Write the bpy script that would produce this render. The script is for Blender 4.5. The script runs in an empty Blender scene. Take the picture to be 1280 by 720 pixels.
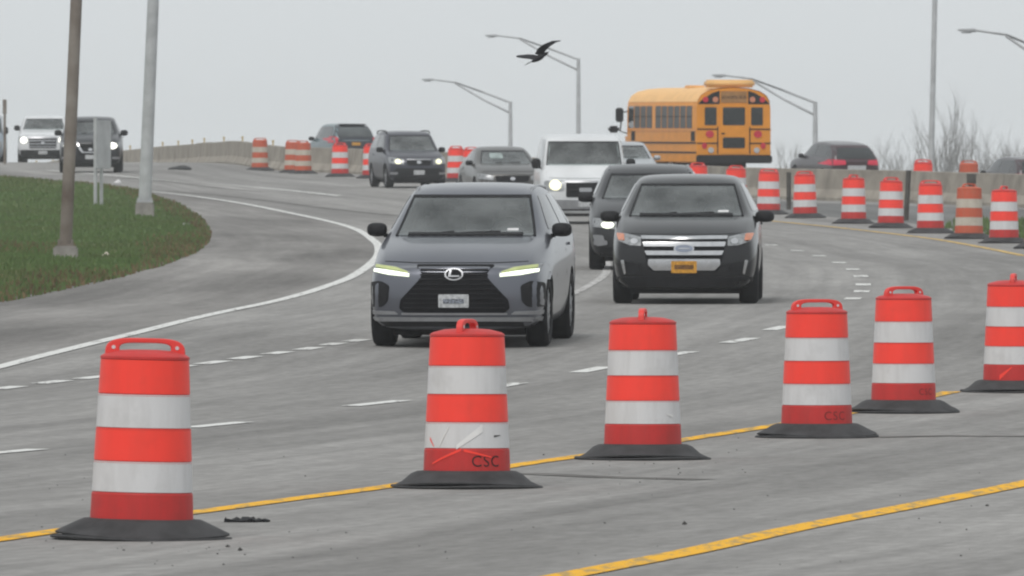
import bpy, bmesh, math, random
from mathutils import Vector, Matrix
from mathutils.bvhtree import BVHTree
random.seed(7)
R = math.radians
scene = bpy.context.scene
C = scene.collection

# ------------------------------------------------------------------ camera
F = 13000.0            # focal length in photo pixels (1280 wide)
HZ = 272.0             # photo row of the eye-level horizon
EYE = 1.8
cam_d = bpy.data.cameras.new('camera')
cam_d.sensor_width = 36.0
cam_d.lens = 36.0 * F / 1280.0
cam_d.clip_start = 1.0
cam_d.clip_end = 9000.0
cam_d.dof.use_dof = True
cam_d.dof.focus_distance = 82.0
cam_d.dof.aperture_fstop = 19.0
cam = bpy.data.objects.new('camera', cam_d)
cam.location = (0, 0, EYE)
cam.rotation_euler = (R(90) - math.atan((360 - HZ) / F), 0, 0)
C.objects.link(cam)
scene.camera = cam
scene.render.resolution_x = 1024
scene.render.resolution_y = 576

# ------------------------------------------------------------------ sky, sun, exposure
w = bpy.data.worlds.new('World')
scene.world = w
w.use_nodes = True
nt = w.node_tree
bg = nt.nodes['Background']
sky = nt.nodes.new('ShaderNodeTexSky')
sky.sky_type = 'NISHITA'
sky.sun_disc = False
sky.sun_elevation = R(52)
sky.sun_rotation = R(200)
sky.dust_density = 4.0
hs = nt.nodes.new('ShaderNodeHueSaturation')
hs.inputs['Saturation'].default_value = 0.06
nt.links.new(sky.outputs[0], hs.inputs['Color'])
tc = nt.nodes.new('ShaderNodeTexCoord')
mpw = nt.nodes.new('ShaderNodeMapping')
mpw.inputs['Scale'].default_value = (1.0, 1.0, 3.0)
nt.links.new(tc.outputs['Generated'], mpw.inputs['Vector'])
nz = nt.nodes.new('ShaderNodeTexNoise')
nz.inputs['Scale'].default_value = 6.0
nz.inputs['Detail'].default_value = 4.0
nt.links.new(mpw.outputs[0], nz.inputs['Vector'])
rp = nt.nodes.new('ShaderNodeValToRGB')
rp.color_ramp.elements[0].color = (7.0, 7.4, 7.65, 1)
rp.color_ramp.elements[1].color = (7.5, 7.85, 8.02, 1)
nt.links.new(nz.outputs['Fac'], rp.inputs[0])
mx = nt.nodes.new('ShaderNodeMix')
mx.data_type = 'RGBA'
mx.inputs['Factor'].default_value = 0.93          # closed cloud deck over the clear sky
nt.links.new(hs.outputs[0], mx.inputs['A'])
nt.links.new(rp.outputs[0], mx.inputs['B'])
nt.links.new(mx.outputs['Result'], bg.inputs['Color'])
bg.inputs['Strength'].default_value = 0.10

sun_d = bpy.data.lights.new('sun', 'SUN')
sun_d.energy = 1.5
sun_d.angle = R(25)
sun_d.color = (1.0, 0.97, 0.93)
sun = bpy.data.objects.new('sun', sun_d)
sun.rotation_euler = (R(38), 0, R(-20))
sun.location = (0, 0, 60)
C.objects.link(sun)

vs = scene.view_settings
vs.view_transform = 'Standard'
vs.look = 'None'
vs.exposure = 0.0
vs.gamma = 1.0
vs.use_curve_mapping = False
scene.cycles.volume_bounces = 1
scene.cycles.max_bounces = 6
scene.cycles.pixel_filter_type = 'BLACKMAN_HARRIS'
scene.cycles.filter_width = 2.1

# ------------------------------------------------------------------ terrain
def pchip(pts):
    xs = [p[0] for p in pts]; ys = [p[1] for p in pts]; n = len(xs)
    h = [xs[i+1]-xs[i] for i in range(n-1)]
    dl = [(ys[i+1]-ys[i])/h[i] for i in range(n-1)]
    m = [dl[0]] + [0]*(n-2) + [dl[-1]]
    for i in range(1, n-1):
        if dl[i-1]*dl[i] > 0:
            w1 = 2*h[i]+h[i-1]; w2 = h[i]+2*h[i-1]
            m[i] = (w1+w2)/(w1/dl[i-1]+w2/dl[i])
    def f(x):
        if x <= xs[0]: return ys[0]
        if x >= xs[-1]: return ys[-1]
        i = 0
        while x > xs[i+1]: i += 1
        t = (x-xs[i])/h[i]; t2 = t*t; t3 = t2*t
        return ((2*t3-3*t2+1)*ys[i] + (t3-2*t2+t)*h[i]*m[i] + (-2*t3+3*t2)*ys[i+1] + (t3-t2)*h[i]*m[i+1])
    return f
ramp = pchip([(-500, 0), (0, 0), (80, 0), (90, .04), (100, .16), (109, .375), (120, .55), (138, .655), (163, .98), (206, 1.32),
              (241, 1.70), (255, 1.87), (277, 2.2), (310, 2.68), (333, 3.02), (361, 3.4), (385, 3.68), (410, 3.85),
              (440, 3.75), (480, 3.2), (560, 1.8), (800, -2), (3000, -8), (9000, -9)])
def sstep(a, b, x):
    t = min(1, max(0, (x-a)/(b-a))); return t*t*(3-2*t)
def terr(x, d):
    z = ramp(d)
    z -= 0.11*min(10.0, max(0, x-5.5))*sstep(285, 345, d)
    z += 0.25*sstep(-7, -12, x)*sstep(280, 325, d)*(1-sstep(365, 410, d))
    return z
def gp(px, py, dmin=38):
    """point of the ground seen at a photo pixel"""
    a = (px-640)/F; b = -(py-HZ)/F
    d = dmin
    while d < 470:
        if EYE + b*d <= terr(a*d, d):
            lo, hi = d-.5, d
            for _ in range(20):
                m = (lo+hi)/2
                if EYE + b*m <= terr(a*m, m): hi = m
                else: lo = m
            return Vector((a*hi, hi, terr(a*hi, hi)))
        d += .5
    d = 400.0
    return Vector((a*d, d, terr(a*d, d)))
def at(px, s):
    """ground point under photo column px where one metre spans s photo pixels"""
    d = F/s; x = (px-640)/s
    return Vector((x, d, terr(x, d)))

# ------------------------------------------------------------------ materials
MATS = {}
def mat(name, col, rough=.6, metal=0.0, spec=.4, var=.12, scale=6.0, coat=0.0, emit=None, es=0, bump=0.0, col2=None, detail=5, coatr=.08):
    if name in MATS: return MATS[name]
    m = bpy.data.materials.new(name); m.use_nodes = True
    t = m.node_tree; b = t.nodes['Principled BSDF']
    b.inputs['Roughness'].default_value = rough
    b.inputs['Metallic'].default_value = metal
    b.inputs['Specular IOR Level'].default_value = spec
    b.inputs['Coat Weight'].default_value = coat
    b.inputs['Coat Roughness'].default_value = coatr
    tc = t.nodes.new('ShaderNodeTexCoord')
    n = t.nodes.new('ShaderNodeTexNoise'); n.inputs['Scale'].default_value = scale; n.inputs['Detail'].default_value = detail
    t.links.new(tc.outputs['Object'], n.inputs['Vector'])
    r = t.nodes.new('ShaderNodeValToRGB')
    c2 = col2 or tuple(c*(1-2*var) for c in col)
    c1 = tuple(min(1, c*(1+var*.6)) for c in col)
    r.color_ramp.elements[0].position = .3; r.color_ramp.elements[1].position = .62
    r.color_ramp.elements[0].color = (*c2, 1); r.color_ramp.elements[1].color = (*c1, 1)
    t.links.new(n.outputs['Fac'], r.inputs[0]); t.links.new(r.outputs[0], b.inputs['Base Color'])
    if emit:
        b.inputs['Emission Color'].default_value = (*emit, 1); b.inputs['Emission Strength'].default_value = es
    if bump:
        bp = t.nodes.new('ShaderNodeBump'); bp.inputs['Strength'].default_value = bump; bp.inputs['Distance'].default_value = .01
        n2 = t.nodes.new('ShaderNodeTexNoise'); n2.inputs['Scale'].default_value = scale*6
        t.links.new(tc.outputs['Object'], n2.inputs['Vector'])
        t.links.new(n2.outputs['Fac'], bp.inputs['Height']); t.links.new(bp.outputs[0], b.inputs['Normal'])
    MATS[name] = m
    return m

def asphalt_mat(name, base, streak=.20, patch=.16):
    m = bpy.data.materials.new(name); m.use_nodes = True
    t = m.node_tree; b = t.nodes['Principled BSDF']
    b.inputs['Roughness'].default_value = .95; b.inputs['Specular IOR Level'].default_value = .05
    uv = t.nodes.new('ShaderNodeUVMap'); uv.uv_map = 'lane'
    def noise(scale, sx, sy, det=4, rough=.55):
        mp = t.nodes.new('ShaderNodeMapping'); mp.inputs['Scale'].default_value = (sx, sy, 1)
        t.links.new(uv.outputs[0], mp.inputs[0])
        n = t.nodes.new('ShaderNodeTexNoise'); n.inputs['Scale'].default_value = scale; n.inputs['Detail'].default_value = det
        n.inputs['Roughness'].default_value = rough
        t.links.new(mp.outputs[0], n.inputs['Vector']); return n
    def ramp_(n, a, bb, p0=.35, p1=.65):
        r = t.nodes.new('ShaderNodeMapRange'); r.inputs['From Min'].default_value = p0; r.inputs['From Max'].default_value = p1
        r.inputs['To Min'].default_value = a; r.inputs['To Max'].default_value = bb
        t.links.new(n.outputs['Fac'], r.inputs['Value']); return r
    fac = [ramp_(noise(1.0, .62, .012, 3), 1-streak, 1+streak*.35),       # wheel-track streaks along the lanes
           ramp_(noise(1.0, .30, .05, 4), 1-patch, 1+patch*.5),           # broad stains
           ramp_(noise(1.0, 3.4, .05, 4), .90, 1.07),
           ramp_(noise(1.0, 2.6, .35, 5, .7), .90, 1.07),
           ramp_(noise(1.0, 9, 2.5, 4, .7), .86, 1.10)]                   # aggregate and dirt
    prev = fac[0].outputs[0]
    for f_ in fac[1:]:
        mm = t.nodes.new('ShaderNodeMath'); mm.operation = 'MULTIPLY'
        t.links.new(prev, mm.inputs[0]); t.links.new(f_.outputs[0], mm.inputs[1]); prev = mm.outputs[0]
    vm = t.nodes.new('ShaderNodeVectorMath'); vm.operation = 'SCALE'
    vm.inputs[0].default_value = base
    t.links.new(prev, vm.inputs['Scale']); t.links.new(vm.outputs[0], b.inputs['Base Color'])
    return m

def paint_line_mat(name, col, under, lo=.36, hi=.46):
    m = bpy.data.materials.new(name); m.use_nodes = True
    t = m.node_tree; b = t.nodes['Principled BSDF']
    b.inputs['Roughness'].default_value = .85; b.inputs['Specular IOR Level'].default_value = .08
    g = t.nodes.new('ShaderNodeNewGeometry')
    mp = t.nodes.new('ShaderNodeMapping'); mp.inputs['Scale'].default_value = (7, .9, 1)
    t.links.new(g.outputs['Position'], mp.inputs[0])
    n = t.nodes.new('ShaderNodeTexNoise'); n.inputs['Scale'].default_value = 1.4; n.inputs['Detail'].default_value = 7; n.inputs['Roughness'].default_value = .7
    t.links.new(mp.outputs[0], n.inputs['Vector'])
    r = t.nodes.new('ShaderNodeValToRGB')
    r.color_ramp.elements[0].position = lo; r.color_ramp.elements[1].position = hi
    r.color_ramp.elements[0].color = (*under, 1); r.color_ramp.elements[1].color = (*col, 1)
    t.links.new(n.outputs['Fac'], r.inputs[0]); t.links.new(r.outputs[0], b.inputs['Base Color'])
    return m

M_road = asphalt_mat('worn_asphalt', (.300, .292, .282))
M_verge_asphalt = asphalt_mat('patchy_asphalt', (.262, .252, .242), .22, .28)
M_shoulder = asphalt_mat('dark_asphalt', (.19, .19, .187), .12, .2)
M_tar = mat('tar_seal', (.17, .163, .155), .8, spec=.05, var=.25, scale=3)
M_white = paint_line_mat('white_road_paint', (.66, .66, .64), (.33, .32, .31))
M_white2 = paint_line_mat('worn_white_road_paint', (.50, .49, .48), (.28, .27, .26), .38, .58)
M_yellow = paint_line_mat('yellow_road_paint', (.80, .43, .04), (.42, .29, .12), .40, .52)
M_yellow2 = paint_line_mat('worn_yellow_road_paint', (.62, .42, .14), (.30, .24, .16), .36, .56)
M_earth = mat('earth', (.10, .10, .06), .95, spec=.05, var=.3, scale=.2)
M_conc = mat('concrete', (.315, .285, .245), .9, spec=.1, var=.16, scale=1.6)
M_concf = mat('concrete_base', (.30, .28, .265), .9, spec=.1, var=.16, scale=4)
def drum_mat(name, col, dirt, rough=.5, amt=.5):
    """sheeting or plastic with rain streaks, scuffs and road film; each drum gets its own offset"""
    m = bpy.data.materials.new(name); m.use_nodes = True
    t = m.node_tree; b = t.nodes['Principled BSDF']
    b.inputs['Roughness'].default_value = rough; b.inputs['Specular IOR Level'].default_value = .3
    tc = t.nodes.new('ShaderNodeTexCoord'); oi = t.nodes.new('ShaderNodeObjectInfo')
    sc = t.nodes.new('ShaderNodeMath'); sc.operation = 'MULTIPLY'; sc.inputs[1].default_value = 37.0
    t.links.new(oi.outputs['Random'], sc.inputs[0])
    def fac(scale, det, mapping, p0, p1, v0, v1):
        ad = t.nodes.new('ShaderNodeVectorMath'); ad.operation = 'ADD'
        t.links.new(tc.outputs['Object'], ad.inputs[0]); t.links.new(sc.outputs[0], ad.inputs[1])
        mp = t.nodes.new('ShaderNodeMapping'); mp.inputs['Scale'].default_value = mapping
        t.links.new(ad.outputs[0], mp.inputs[0])
        n = t.nodes.new('ShaderNodeTexNoise'); n.inputs['Scale'].default_value = scale; n.inputs['Detail'].default_value = det; n.inputs['Roughness'].default_value = .65
        t.links.new(mp.outputs[0], n.inputs['Vector'])
        r = t.nodes.new('ShaderNodeMapRange'); r.inputs['From Min'].default_value = p0; r.inputs['From Max'].default_value = p1
        r.inputs['To Min'].default_value = v0; r.inputs['To Max'].default_value = v1
        t.links.new(n.outputs['Fac'], r.inputs['Value']); return r.outputs[0]
    f1 = fac(9, 5, (1, 1, .12), .45, .75, 0, amt)            # streaks
    f2 = fac(4, 6, (1, 1, 1), .52, .72, 0, amt)              # smears
    f3 = fac(60, 2, (1, 1, 1), .68, .74, 0, amt*1.2)         # specks and chips
    prev = None
    for f_ in (f1, f2, f3):
        mx_ = t.nodes.new('ShaderNodeMix'); mx_.data_type = 'RGBA'
        t.links.new(f_, mx_.inputs['Factor'])
        if prev is None: mx_.inputs['A'].default_value = (*col, 1)
        else: t.links.new(prev, mx_.inputs['A'])
        mx_.inputs['B'].default_value = (*dirt, 1)
        prev = mx_.outputs['Result']
    t.links.new(prev, b.inputs['Base Color'])
    return m
M_orange = drum_mat('orange_sheeting', (.96, .062, .042), (.68, .06, .04), .45, .36)
M_orpl = drum_mat('orange_plastic', (.54, .036, .034), (.34, .040, .034), .55, .55)
M_orpl2 = drum_mat('light_orange_plastic', (.74, .060, .052), (.50, .06, .05), .5, .45)
M_orold = drum_mat('faded_orange', (.52, .10, .05), (.40, .14, .08), .7, .6)
M_band = drum_mat('white_sheeting', (.635, .63, .635), (.43, .42, .415), .5, .46)
M_bandold = drum_mat('aged_white_sheeting', (.52, .47, .40), (.38, .32, .25), .6, .6)
M_rubber = mat('grey_rubber', (.050, .050, .052), .75, spec=.25, var=.18, scale=8, bump=.25)
M_tyre = mat('tyre_rubber', (.014, .014, .016), .8, spec=.2, var=.15, scale=9)
M_black = mat('black_plastic', (.013, .013, .015), .6, spec=.2, var=.15, scale=7)
M_mesh = mat('grille_black', (.007, .007, .009), .7, spec=.12, var=.2, scale=40)
M_glass = mat('car_glass', (.066, .076, .078), .04, spec=.5, var=.16, scale=1.1, coat=.5, col2=(.022, .026, .027))
def clear_glass(name, tint, veil):
    m = bpy.data.materials.new(name); m.use_nodes = True
    t = m.node_tree; t.nodes.remove(t.nodes['Principled BSDF'])
    tr = t.nodes.new('ShaderNodeBsdfTransparent'); tr.inputs[0].default_value = (*tint, 1)
    gl = t.nodes.new('ShaderNodeBsdfGlossy'); gl.inputs['Roughness'].default_value = .03; gl.inputs[0].default_value = (.95, 1, 1, 1)
    df = t.nodes.new('ShaderNodeBsdfDiffuse'); df.inputs[0].default_value = (.40, .42, .42, 1)  # grey diffuse veil puts dirt and sky reflections into the glass colour
    fr = t.nodes.new('ShaderNodeFresnel'); fr.inputs['IOR'].default_value = 1.52
    tc = t.nodes.new('ShaderNodeTexCoord'); n = t.nodes.new('ShaderNodeTexNoise'); n.inputs['Scale'].default_value = 2.2; n.inputs['Detail'].default_value = 5
    t.links.new(tc.outputs['Object'], n.inputs['Vector'])
    mr = t.nodes.new('ShaderNodeMapRange'); mr.inputs['From Min'].default_value = .35; mr.inputs['From Max'].default_value = .7
    mr.inputs['To Min'].default_value = veil*.5; mr.inputs['To Max'].default_value = veil*1.6
    t.links.new(n.outputs['Fac'], mr.inputs['Value'])
    m1 = t.nodes.new('ShaderNodeMixShader'); m2 = t.nodes.new('ShaderNodeMixShader')
    t.links.new(mr.outputs[0], m1.inputs[0]); t.links.new(tr.outputs[0], m1.inputs[1]); t.links.new(df.outputs[0], m1.inputs[2])
    t.links.new(fr.outputs[0], m2.inputs[0]); t.links.new(m1.outputs[0], m2.inputs[1]); t.links.new(gl.outputs[0], m2.inputs[2])
    t.links.new(m2.outputs[0], t.nodes['Material Output'].inputs['Surface'])
    return m
M_wind = clear_glass('windscreen_glass', (.80, .86, .85), .19)
M_cabin = mat('cabin_trim', (.10, .096, .092), .9, spec=.1, var=.2, scale=4)
M_seat = mat('seat_fabric', (.24, .225, .21), .9, spec=.1, var=.2, scale=8)
M_glassd = mat('dark_car_glass', (.018, .022, .024), .06, spec=.55, var=.2, scale=1.7, coat=.3)
M_chrome = mat('chrome', (.62, .62, .63), .18, metal=1.0, var=.05, scale=10)
M_satin = mat('satin_silver', (.34, .345, .36), .35, metal=.6, var=.06, scale=10)
M_rim = mat('alloy_rim', (.36, .365, .38), .35, metal=.8, var=.1, scale=10)
M_lamp = mat('lamp_lens', (.30, .31, .32), .3, metal=.3, spec=.6, var=.22, scale=22)
M_lit = mat('lit_lamp', (.9, .9, .85), .3, var=.02, emit=(1.0, .98, .86), es=1.5)
M_lity = mat('lit_warm_lamp', (.8, .8, .6), .3, var=.02, emit=(1.0, .95, .62), es=.8)
M_drl = mat('lit_running_light', (.9, .95, .8), .3, var=.02, emit=(.93, 1.0, .80), es=1.15)
M_drly = mat('greenish_lamp_lens', (.42, .46, .22), .2, var=.1, emit=(.8, .9, .3), es=.12)
M_amber = mat('amber_lens', (.62, .24, .14), .25, var=.08)
M_red = mat('red_lens', (.42, .015, .03), .25, var=.1, emit=(.9, .05, .1), es=.12)
M_redlit = mat('lit_red_lens', (.5, .02, .05), .25, var=.1, emit=(1, .04, .12), es=.15)
M_plate = mat('white_plate', (.50, .51, .52), .5, var=.18, scale=28)
M_plateo = mat('orange_plate', (.62, .30, .035), .5, var=.22, scale=30)
M_steel = mat('galvanised_steel', (.46, .47, .48), .6, metal=.15, var=.10, scale=3)
M_rust = mat('weathered_brown_pole', (.25, .225, .20), .85, spec=.15, var=.1, scale=1.3, col2=(.10, .07, .055))
M_grass = mat('grass_blades', (.092, .145, .050), .8, spec=.1, var=.2, scale=.3, col2=(.105, .130, .052))
M_turf = mat('turf', (.078, .125, .042), .95, spec=.03, var=.25, scale=.22, col2=(.110, .105, .046))
M_dead = mat('dead_grass', (.17, .125, .07), .9, spec=.05, var=.25, scale=.6)
M_bark = mat('bare_bark', (.22, .21, .205), .9, spec=.1, var=.2, scale=3)
M_bird = mat('black_feathers', (.012, .012, .016), .6, spec=.3, var=.2, scale=20)
M_by = mat('bus_yellow', (.74, .275, .013), .45, spec=.4, var=.05, scale=2, coat=.15)
M_busglass = mat('bus_window_glass', (.045, .043, .040), .3, spec=.15, var=.25, scale=.8)
M_byskylit = mat('bus_yellow_skylit', (.86, .50, .19), .55, spec=.4, var=.05, scale=2)  # bus yellow paled to paint in the sky's reflection on top
M_reflect = mat('yellow_reflector', (.48, .36, .16), .4, var=.1)
M_stone = mat('road_grit', (.05, .048, .045), .9, var=.3, scale=20)
def carpaint(name, col, metal=.35, rough=.36, coat=.45):
    return mat(name, col, rough, metal=metal, spec=.35, var=.07, scale=1.3, coat=coat, coatr=.06)

# ------------------------------------------------------------------ mesh helpers
def link(o, parent=None):
    C.objects.link(o)
    if parent is not None: o.parent = parent
    return o
def tag(o, label=None, cat=None, group=None, kind=None):
    if label: o['label'] = label
    if cat: o['category'] = cat
    if group: o['group'] = group
    if kind: o['kind'] = kind
    return o
def empty(name, loc=(0, 0, 0), rz=0, label=None, cat=None, group=None):
    o = bpy.data.objects.new(name, None); o.empty_display_size = .3
    o.location = loc; o.rotation_euler = (0, 0, rz)
    C.objects.link(o)
    return tag(o, label, cat, group)
def mobj(name, verts, faces, m, parent=None, smooth=False):
    me = bpy.data.meshes.new(name)
    me.from_pydata([tuple(v) for v in verts], [], faces)
    me.materials.append(m)
    if smooth:
        me.polygons.foreach_set('use_smooth', [True]*len(me.polygons))
    me.update()
    return link(bpy.data.objects.new(name, me), parent)
def bobj(name, bm, m, parent=None, smooth=False):
    bmesh.ops.recalc_face_normals(bm, faces=bm.faces)
    me = bpy.data.meshes.new(name); bm.to_mesh(me); bm.free()
    me.materials.append(m)
    if smooth: me.polygons.foreach_set('use_smooth', [True]*len(me.polygons))
    return link(bpy.data.objects.new(name, me), parent)
def sharpen(o, ang=40):
    o.data.set_sharp_from_angle(angle=R(ang)); return o
def bbox(bm, cx, cy, cz, sx, sy, sz, bev=0.0, rot=None):
    mtx = Matrix.Translation((cx, cy, cz))
    if rot: mtx = mtx @ rot
    r = bmesh.ops.create_cube(bm, size=1.0, matrix=mtx @ Matrix.Diagonal((sx, sy, sz, 1)))
    if bev:
        es = list({e for v in r['verts'] for e in v.link_edges})
        bmesh.ops.bevel(bm, geom=es, offset=bev, segments=2, affect='EDGES', clamp_overlap=True)
def box(name, cx, cy, cz, sx, sy, sz, m, parent=None, bev=0.0, rot=None):
    bm = bmesh.new(); bbox(bm, cx, cy, cz, sx, sy, sz, bev, rot)
    return bobj(name, bm, m, parent)
def lathe(name, prof, m, parent=None, n=40, ang=35, wob=None):
    vs_, fs = [], []
    for (r, z) in prof:
        for k in range(n):
            a = 2*math.pi*k/n
            rr, zz = (r, z) if wob is None else wob(r, z, a)
            vs_.append((rr*math.cos(a), rr*math.sin(a), zz))
    for i in range(len(prof)-1):
        for k in range(n):
            fs.append((i*n+k, i*n+(k+1) % n, (i+1)*n+(k+1) % n, (i+1)*n+k))
    o = mobj(name, vs_, fs, m, parent, True)
    return sharpen(o, ang)
def tube_bm(bm, pts, rad, n=8):
    pts = [Vector(p) for p in pts]
    rads = rad if isinstance(rad, (list, tuple)) else [rad]*len(pts)
    prev = None; first = None
    for i, p in enumerate(pts):
        t = (pts[min(i+1, len(pts)-1)] - pts[max(i-1, 0)]).normalized()
        u = t.orthogonal().normalized() if abs(t.z) > .9 else t.cross(Vector((0, 0, 1))).normalized()
        v = t.cross(u).normalized()
        ring = [bm.verts.new(p + (u*math.cos(2*math.pi*k/n) + v*math.sin(2*math.pi*k/n))*rads[i]) for k in range(n)]
        if prev:
            # align ring with the previous one
            best = min(range(n), key=lambda s: (ring[s].co-prev[0].co).length)
            ring = ring[best:]+ring[:best]
            if (ring[1].co-prev[1].co).length > (ring[-1].co-prev[1].co).length: ring = [ring[0]]+ring[1:][::-1]
            for k in range(n):
                bm.faces.new((prev[k], prev[(k+1) % n], ring[(k+1) % n], ring[k]))
        else: first = ring
        prev = ring
    bm.faces.new(first[::-1]); bm.faces.new(prev)
def tube(name, pts, rad, m, parent=None, n=10):
    bm = bmesh.new(); tube_bm(bm, pts, rad, n)
    o = bobj(name, bm, m, parent, True)
    return sharpen(o, 50)
def rnd(poly, r=.02, n=3):
    out = []
    L = len(poly)
    for i in range(L):
        p0, p1, p2 = (Vector(poly[i-1]), Vector(poly[i]), Vector(poly[(i+1) % L]))
        a = (p0-p1); b = (p2-p1)
        ra = min(r, a.length*.45); rb = min(r, b.length*.45)
        A = p1+a.normalized()*ra; B = p1+b.normalized()*rb
        for k in range(n+1):
            t = k/n
            q = A*(1-t)**2 + p1*2*t*(1-t) + B*t*t
            out.append((q.x, q.y))
    return out
def mir(poly): return [(-x, z) for (x, z) in poly][::-1]
def rect(x0, x1, z0, z1): return [(x0, z0), (x1, z0), (x1, z1), (x0, z1)]
def ell(cx, cz, a, b, n=20): return [(cx+a*math.cos(2*math.pi*k/n), cz+b*math.sin(2*math.pi*k/n)) for k in range(n)]

def decal(bvh, poly, axis, name, m, parent, off=.006, cell=.08, thick=.02, reach=6.0):
    """thin solid piece that follows the bodywork: outline in (x,z) for front 'f'/rear 'r', (y,z) for sides 'R'/'L', (x,y) for top 't'"""
    bm = bmesh.new()
    vv = [bm.verts.new((p[0], p[1], 0)) for p in poly]
    bm.faces.new(vv)
    for ax in (0, 1):
        lo = min(p[ax] for p in poly); hi = max(p[ax] for p in poly)
        k = math.floor(lo/cell)+1
        while k*cell < hi-1e-4:
            nrm = (1, 0, 0) if ax == 0 else (0, 1, 0)
            co = (k*cell, 0, 0) if ax == 0 else (0, k*cell, 0)
            bmesh.ops.bisect_plane(bm, geom=bm.verts[:]+bm.edges[:]+bm.faces[:], plane_co=co, plane_no=nrm, dist=1e-5)
            k += 1
    bm.verts.ensure_lookup_table(); bm.verts.index_update()
    top, low = [], []
    for v in bm.verts:
        a, b = v.co.x, v.co.y
        if axis == 'f': o_, d_ = Vector((a, -reach, b)), Vector((0, 1, 0))
        elif axis == 'r': o_, d_ = Vector((a, reach, b)), Vector((0, -1, 0))
        elif axis == 'R': o_, d_ = Vector((reach, a, b)), Vector((-1, 0, 0))
        elif axis == 'L': o_, d_ = Vector((-reach, a, b)), Vector((1, 0, 0))
        else: o_, d_ = Vector((a, b, reach)), Vector((0, 0, -1))
        hit = bvh.ray_cast(o_, d_)
        if hit[0] is None:
            q, n_, _, _ = bvh.find_nearest(o_ + d_*(reach*.75))
            hit = (q, n_)
        q, n_ = hit[0], hit[1]
        if n_.dot(d_) > 0: n_ = -n_
        top.append(q + n_*off); low.append(q - n_*thick)
    n0 = len(top)
    faces = [[v.index for v in f.verts] for f in bm.faces]
    nrm_out = {'f': Vector((0, -1, 0)), 'r': Vector((0, 1, 0)), 'R': Vector((1, 0, 0)), 'L': Vector((-1, 0, 0)), 't': Vector((0, 0, 1))}[axis]
    out = []
    for f in faces:
        p = [top[i] for i in f]
        if len(p) >= 3:
            nn = (p[1]-p[0]).cross(p[2]-p[0])
            out.append(f if nn.dot(nrm_out) >= 0 else f[::-1])
    be = [(e.verts[0].index, e.verts[1].index) for e in bm.edges if len(e.link_faces) == 1]
    nt_ = len(out)
    for (i, j) in be: out.append([i, j, n0+j, n0+i])
    bm.free()
    o = mobj(name, top+low, out, m, parent)
    for i, p in enumerate(o.data.polygons): p.use_smooth = i < nt_
    sharpen(o, 35)
    return o

def ribbon(name, pts, width, m, parent=None, h=.006, step=2.0, kind=None, taper=False):
    """painted line following the ground through world (x, y) points"""
    P = [Vector((p[0], p[1])) for p in pts]
    dense = []
    n = len(P)
    for i in range(n-1):
        p0, p1, p2, p3 = P[max(i-1, 0)], P[i], P[i+1], P[min(i+2, n-1)]
        k = max(1, int((p2-p1).length/step))
        for j in range(k):
            t = j/k
            dense.append(.5*((2*p1)+(p2-p0)*t+(2*p0-5*p1+4*p2-p3)*t*t+(3*p1-p0-3*p2+p3)*t**3))
    dense.append(P[-1])
    vs_, fs = [], []
    for i, p in enumerate(dense):
        tdir = (dense[min(i+1, len(dense)-1)]-dense[max(i-1, 0)]).normalized()
        nn = Vector((-tdir.y, tdir.x))
        for s in (-.5, .5):
            q = p + nn*width*s
            vs_.append((q.x, q.y, terr(q.x, q.y)+h))
        if i: fs.append((2*i-2, 2*i-1, 2*i+1, 2*i))
    o = mobj(name, vs_, fs, m, parent)
    for f in o.data.polygons:
        if f.normal.z < 0: f.flip()
    if kind: o['kind'] = kind
    return o
def pxs(pl): return [gp(*p) for p in pl]

# ------------------------------------------------------------------ ground and road
def lattice(name, xs, ds, dz, m, keep=None, uv=True):
    vs_, fs = [], []
    for d in ds:
        for x in xs: vs_.append((x, d, terr(x, d)+dz))
    nx = len(xs)
    for j in range(len(ds)-1):
        for i in range(nx-1):
            a = j*nx+i
            fs.append((a, a+1, a+1+nx, a+nx))
    o = mobj(name, vs_, fs, m, None, True)
    return o
def frange(a, b, s):
    out = []; x = a
    while x < b-1e-6: out.append(x); x += s
    return out+[b]
gx = [-700, -300, -120]+frange(-60, 60, 6)+[120, 300, 700]
gd = [-300, -100, 0]+frange(20, 600, 5)+[660, 740, 800, 1000, 1200, 1500]
ground = tag(lattice('ground', gx, gd, -.10, M_earth), kind='structure')

yl_px = [(-120, 691), (0, 675), (122, 657), (245, 641), (370, 624), (490, 608), (640, 583), (730, 570), (850, 551), (965, 533), (1090, 511), (1190, 490)]
yl_far = [(1280, 320), (1220, 308), (1160, 298), (1060, 286), (960, 276)]
yl = [(p.x, p.y) for p in pxs(yl_px)]
yf = [(p.x, p.y) for p in pxs(yl_far)]
lane_pts = [(-9, 30)]+yl+[(5.9, 108), (7.6, 127), (8.85, 150), (9.3, 168)]+yf+[(.8, 290), (-4.2, 328), (-8.4, 358), (-15, 400), (-26, 460), (-50, 560)]
lane_x = pchip(sorted([(d, x) for (x, d) in lane_pts]))
rx = frange(-46, 44, 1.0); rd = frange(24, 560, 1.0)
road = tag(lattice('road', rx, rd, 0, M_road), kind='structure')
uvl = road.data.uv_layers.new(name='lane')
for lp in road.data.loops:
    v = road.data.vertices[lp.vertex_index].co
    uvl.data[lp.index].uv = (v.x-lane_x(v.y), v.y)

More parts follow.
